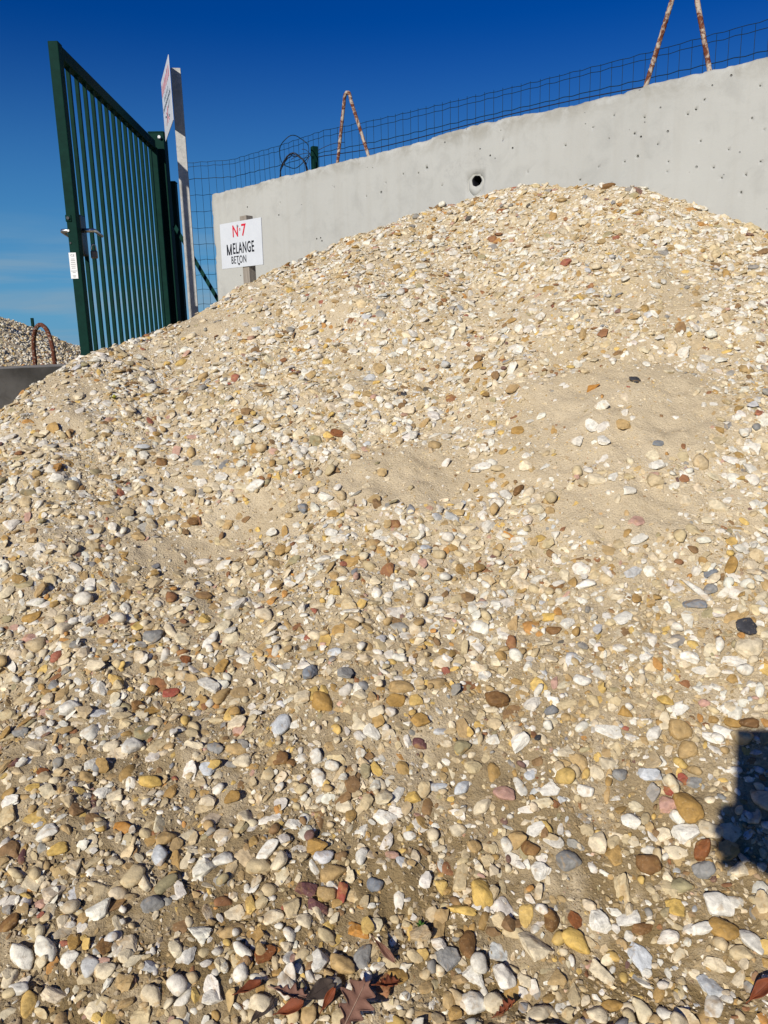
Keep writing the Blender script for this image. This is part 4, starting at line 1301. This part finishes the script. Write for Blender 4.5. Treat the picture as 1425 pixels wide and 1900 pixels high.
def sprout(px, py, h, mat, label, n=5):
    P = hit(px, py)
    if P is None: return
    e = empty('green_sprout', tuple(P), label, 'plant')
    for i in range(n):
        a = i / n * 6.28 + .4
        d = np.array([math.cos(a) * .6, math.sin(a) * .6 - .3, .8]); d /= np.linalg.norm(d)
        s_ = np.cross(d, [0, 0, 1.0]); s_ /= np.linalg.norm(s_)
        V = []; Q = []
        for j, t in enumerate(np.linspace(0, 1, 6)):
            w = h * .22 * math.sin(PI * (t * .9 + .05))
            c = P + d * h * t + np.array([0, 0, .004 - .3 * h * t * t])
            V += [c - s_ * w, c + np.array([0, 0, -.1 * w]), c + s_ * w]
            if j: b = 3 * (j - 1); Q += [(b, b + 1, b + 4, b + 3), (b + 1, b + 2, b + 5, b + 4)]
        o = link('leaf_blade', np_mesh('leaf_blade', np.array(V), np.array(Q), True, None, 4), mat, e)
        sm = o.modifiers.new('thickness', 'SOLIDIFY'); sm.thickness = .0005
sprout(780, 1722, .009, M['weed'], 'tiny green sprout beside a pale pebble low on the heap')
sprout(212, 743, .018, M['weedy'], 'yellow-green leaves on bare sand high at the left')

# ------------------------------------------------------------------ the photographer, crouching beside the camera: phone and hand shade the heap
def along(r, u, f):
    return CAM + RV * r + UV * u + F * f
ph_c = along(-.0215, -.048, -.010)
RP = Matrix(((RV[0], UV[0], -F[0]), (RV[1], UV[1], -F[1]), (RV[2], UV[2], -F[2])))
phone = empty('phone', tuple(ph_c), 'black mobile phone held up to photograph the heap', 'phone')
box('body', ph_c, (.075, .160, .0082), M['darkplastic'], phone, rot=RP, bev=.0035)
m = MB('screen_glass', .08, .5); M['screen'] = m.done((.012, .012, .014))
box('screen', ph_c - F * .0046, (.069, .152, .0008), M['screen'], phone, rot=RP, bev=.0003)
m = MB('skin', .55, .3); M['skin'] = m.done((.52, .31, .22))
M['jacket'] = leafmat('jacket_cloth', (.035, .045, .07), (.025, .032, .05))
M['trousers'] = leafmat('trouser_cloth', (.05, .05, .055), (.035, .035, .04))
M['hair'] = leafmat('hair', (.03, .02, .013), (.02, .013, .009))
M['shoe'] = leafmat('shoe_leather', (.04, .03, .022), (.03, .022, .018))
def person():
    gnd = .012
    J = dict(pelvis=(.62, -.74, .30), belly=(.59, -.70, .44), chest=(.54, -.63, .60), neckb=(.51, -.58, .735), neckt=(.485, -.545, .80),
             rsh=(.66, -.50, .69), relb=(.44, -.25, .53), rwr=(.125, -.085, .665),
             lsh=(.40, -.71, .68), lelb=(.26, -.60, .50), lwr=(.36, -.42, .46),
             rhip=(.70, -.68, .29), rkn=(.66, -.36, .50), ran=(.76, -.62, .09), rtoe=(.70, -.46, gnd + .03),
             lhip=(.53, -.80, .29), lkn=(.36, -.50, .42), lan=(.44, -.78, .09), ltoe=(.36, -.64, gnd + .03))
    R = dict(pelvis=.15, belly=.135, chest=.145, neckb=.07, neckt=.055, rsh=.068, relb=.047, rwr=.030, lsh=.068, lelb=.047, lwr=.030,
             rhip=.095, rkn=.066, ran=.045, rtoe=.036, lhip=.095, lkn=.066, lan=.045, ltoe=.036)
    E_ = [('pelvis', 'belly'), ('belly', 'chest'), ('chest', 'neckb'), ('neckb', 'neckt'), ('chest', 'rsh'), ('rsh', 'relb'), ('relb', 'rwr'), ('chest', 'lsh'), ('lsh', 'lelb'), ('lelb', 'lwr'),
          ('pelvis', 'rhip'), ('rhip', 'rkn'), ('rkn', 'ran'), ('ran', 'rtoe'), ('pelvis', 'lhip'), ('lhip', 'lkn'), ('lkn', 'lan'), ('lan', 'ltoe')]
    ks = list(J)
    me = bpy.data.meshes.new('tmp_person')
    me.from_pydata([J[k] for k in ks], [(ks.index(a), ks.index(b)) for a, b in E_], [])
    o = bpy.data.objects.new('tmp_person', me); COL.objects.link(o)
    o.modifiers.new('s', 'SKIN')
    for v, k in zip(me.skin_vertices[0].data, ks):
        v.radius = (R[k], R[k]); v.use_root = (k == 'pelvis')
    o.modifiers.new('d', 'SUBSURF').levels = 2
    dg = bpy.context.evaluated_depsgraph_get()
    bmv = bpy.data.meshes.new_from_object(o.evaluated_get(dg))
    bpy.data.objects.remove(o)
    bm = bmesh.new(); bm.from_mesh(bmv)
    # which cloth covers a face: the nearest limb decides
    reg = {}
    for a, b in E_:
        reg[(a, b)] = 1 if a in ('chest', 'belly', 'rsh', 'lsh', 'relb', 'lelb') or (a, b) == ('pelvis', 'belly') else 2
    reg[('neckb', 'neckt')] = 0; reg[('ran', 'rtoe')] = 3; reg[('lan', 'ltoe')] = 3
    seg = [(np.array(J[a]), np.array(J[b]), reg[(a, b)]) for a, b in E_]
    for f in bm.faces:
        c = np.array(f.calc_center_median()); best = (9, 0)
        for a, b, q in seg:
            t = np.clip((c - a) @ (b - a) / ((b - a) @ (b - a)), 0, 1)
            d = np.linalg.norm(c - a - (b - a) * t)
            if d < best[0]: best = (d, q)
        f.material_index = best[1]; f.smooth = True
    def add(V, Q, mi):
        vs = [bm.verts.new(tuple(map(float, v))) for v in V]
        for q in Q:
            f = bm.faces.new([vs[i] for i in q]); f.material_index = mi; f.smooth = True
    # head: egg, brow, nose, chin, ears
    V, T = ICO[4]
    hc = np.array([.455, -.50, .905])
    fd = np.array(ph_c) - hc; fd /= np.linalg.norm(fd)
    rt = np.cross(fd, [0, 0, 1.0]); rt /= np.linalg.norm(rt); up = np.cross(rt, fd)
    P = V * np.array([.073, .095, .112])
    front = np.clip(V[:, 1], 0, 1)
    P[:, 1] += .022 * np.exp(-((V[:, 0] / .16) ** 2 + ((V[:, 2] + .10) / .20) ** 2)) * front
    P[:, 1] -= .010 * np.exp(-(((np.abs(V[:, 0]) - .36) / .16) ** 2 + ((V[:, 2] - .08) / .12) ** 2)) * front
    P[:, 1] += .006 * np.exp(-((V[:, 0] / .30) ** 2 + ((V[:, 2] + .48) / .07) ** 2)) * front
    P[:, 0] *= 1 - .22 * np.clip(-V[:, 2], 0, 1)
    P[:, 0] += np.sign(V[:, 0]) * .016 * np.exp(-((np.abs(V[:, 0]) - 1) / .08) ** 2 - ((V[:, 2] + .02) / .25) ** 2)
    W = hc + P[:, :1] * rt + P[:, 1:2] * fd + P[:, 2:] * up
    add(W, T.tolist(), 0)
    # right hand behind and under the phone, fingers round its left edge, thumb on the right edge
    pal = [np.array(J['rwr']), along(.055, -.150, -.030), along(.015, -.142, .010), along(-.022, -.130, .016)]
    Vt, Qt = tube_data(np.array(pal), [.029, .034, .034, .026], 12); add(Vt, Qt, 0)
    for u_f, l_ in ((-.090, 0), (-.111, .004), (-.132, .002), (-.150, -.006)):
        ptsf = [along(-.005, -.128, .014), along(-.034, u_f, .015), along(-.058 - l_, u_f, .012), along(-.070 - l_, u_f, -.003), along(-.063 - l_, u_f + .002, -.017), along(-.054, u_f + .003, -.020)]
        Vt, Qt = tube_data(np.array(ptsf), [.012, .0095, .0088, .0085, .0078, .006], 10); add(Vt, Qt, 0)
    ptsf = [along(.030, -.128, -.004), along(.034, -.108, -.016), along(.026, -.088, -.024), along(.012, -.074, -.022)]
    Vt, Qt = tube_data(np.array(ptsf), [.016, .0115, .010, .007], 10); add(Vt, Qt, 0)
    # left hand resting on the knee
    lw = np.array(J['lwr'])
    Vt, Qt = tube_data(np.array([lw, lw + [.012, .04, .0], lw + [.02, .075, -.012]]), [.028, .038, .032], 12); add(Vt, Qt, 0)
    for i, dx in enumerate((-.034, -.012, .010, .032)):
        b = lw + np.array([.02 + dx * .8, .07, -.006]); L = (.060, .072, .068, .052)[i]
        Vt, Qt = tube_data(np.array([b, b + [dx * .2, L * .5, -.012], b + [dx * .3, L * .8, -.034], b + [dx * .3, L * .9, -.052]]), [.010, .009, .0085, .007], 10); add(Vt, Qt, 0)
    b = lw + np.array([-.02, .03, 0])
    Vt, Qt = tube_data(np.array([b, b + [-.03, .022, -.006], b + [-.046, .045, -.02]]), [.014, .010, .008], 10); add(Vt, Qt, 0)
    out = bpy.data.meshes.new('person')
    bm.to_mesh(out); bm.free()
    for k in ('skin', 'jacket', 'trousers', 'shoe'): out.materials.append(M[k])
    p = link('person', out)
    tag(p, 'person in dark jacket crouching to hold up the phone, seen only as a shadow', 'person')
    # hair
    keep = (V[:, 2] > .25 - .9 * np.clip(-V[:, 1], -.3, 1)) & ~((V[:, 1] > .45) & (V[:, 2] < .62))
    T2 = np.array([t for t in T if keep[t].all()])
    Hh_ = V * np.array([.079, .101, .120]) * (1 + .03 * np.sin(V[:, 0] * 23) * np.sin(V[:, 1] * 19))[:, None]
    W = hc + Hh_[:, :1] * rt + Hh_[:, 1:2] * fd + Hh_[:, 2:] * up
    hr = link('hair', np_mesh('hair', W, T2, True), M['hair'], None)
    hr.parent = p
person()
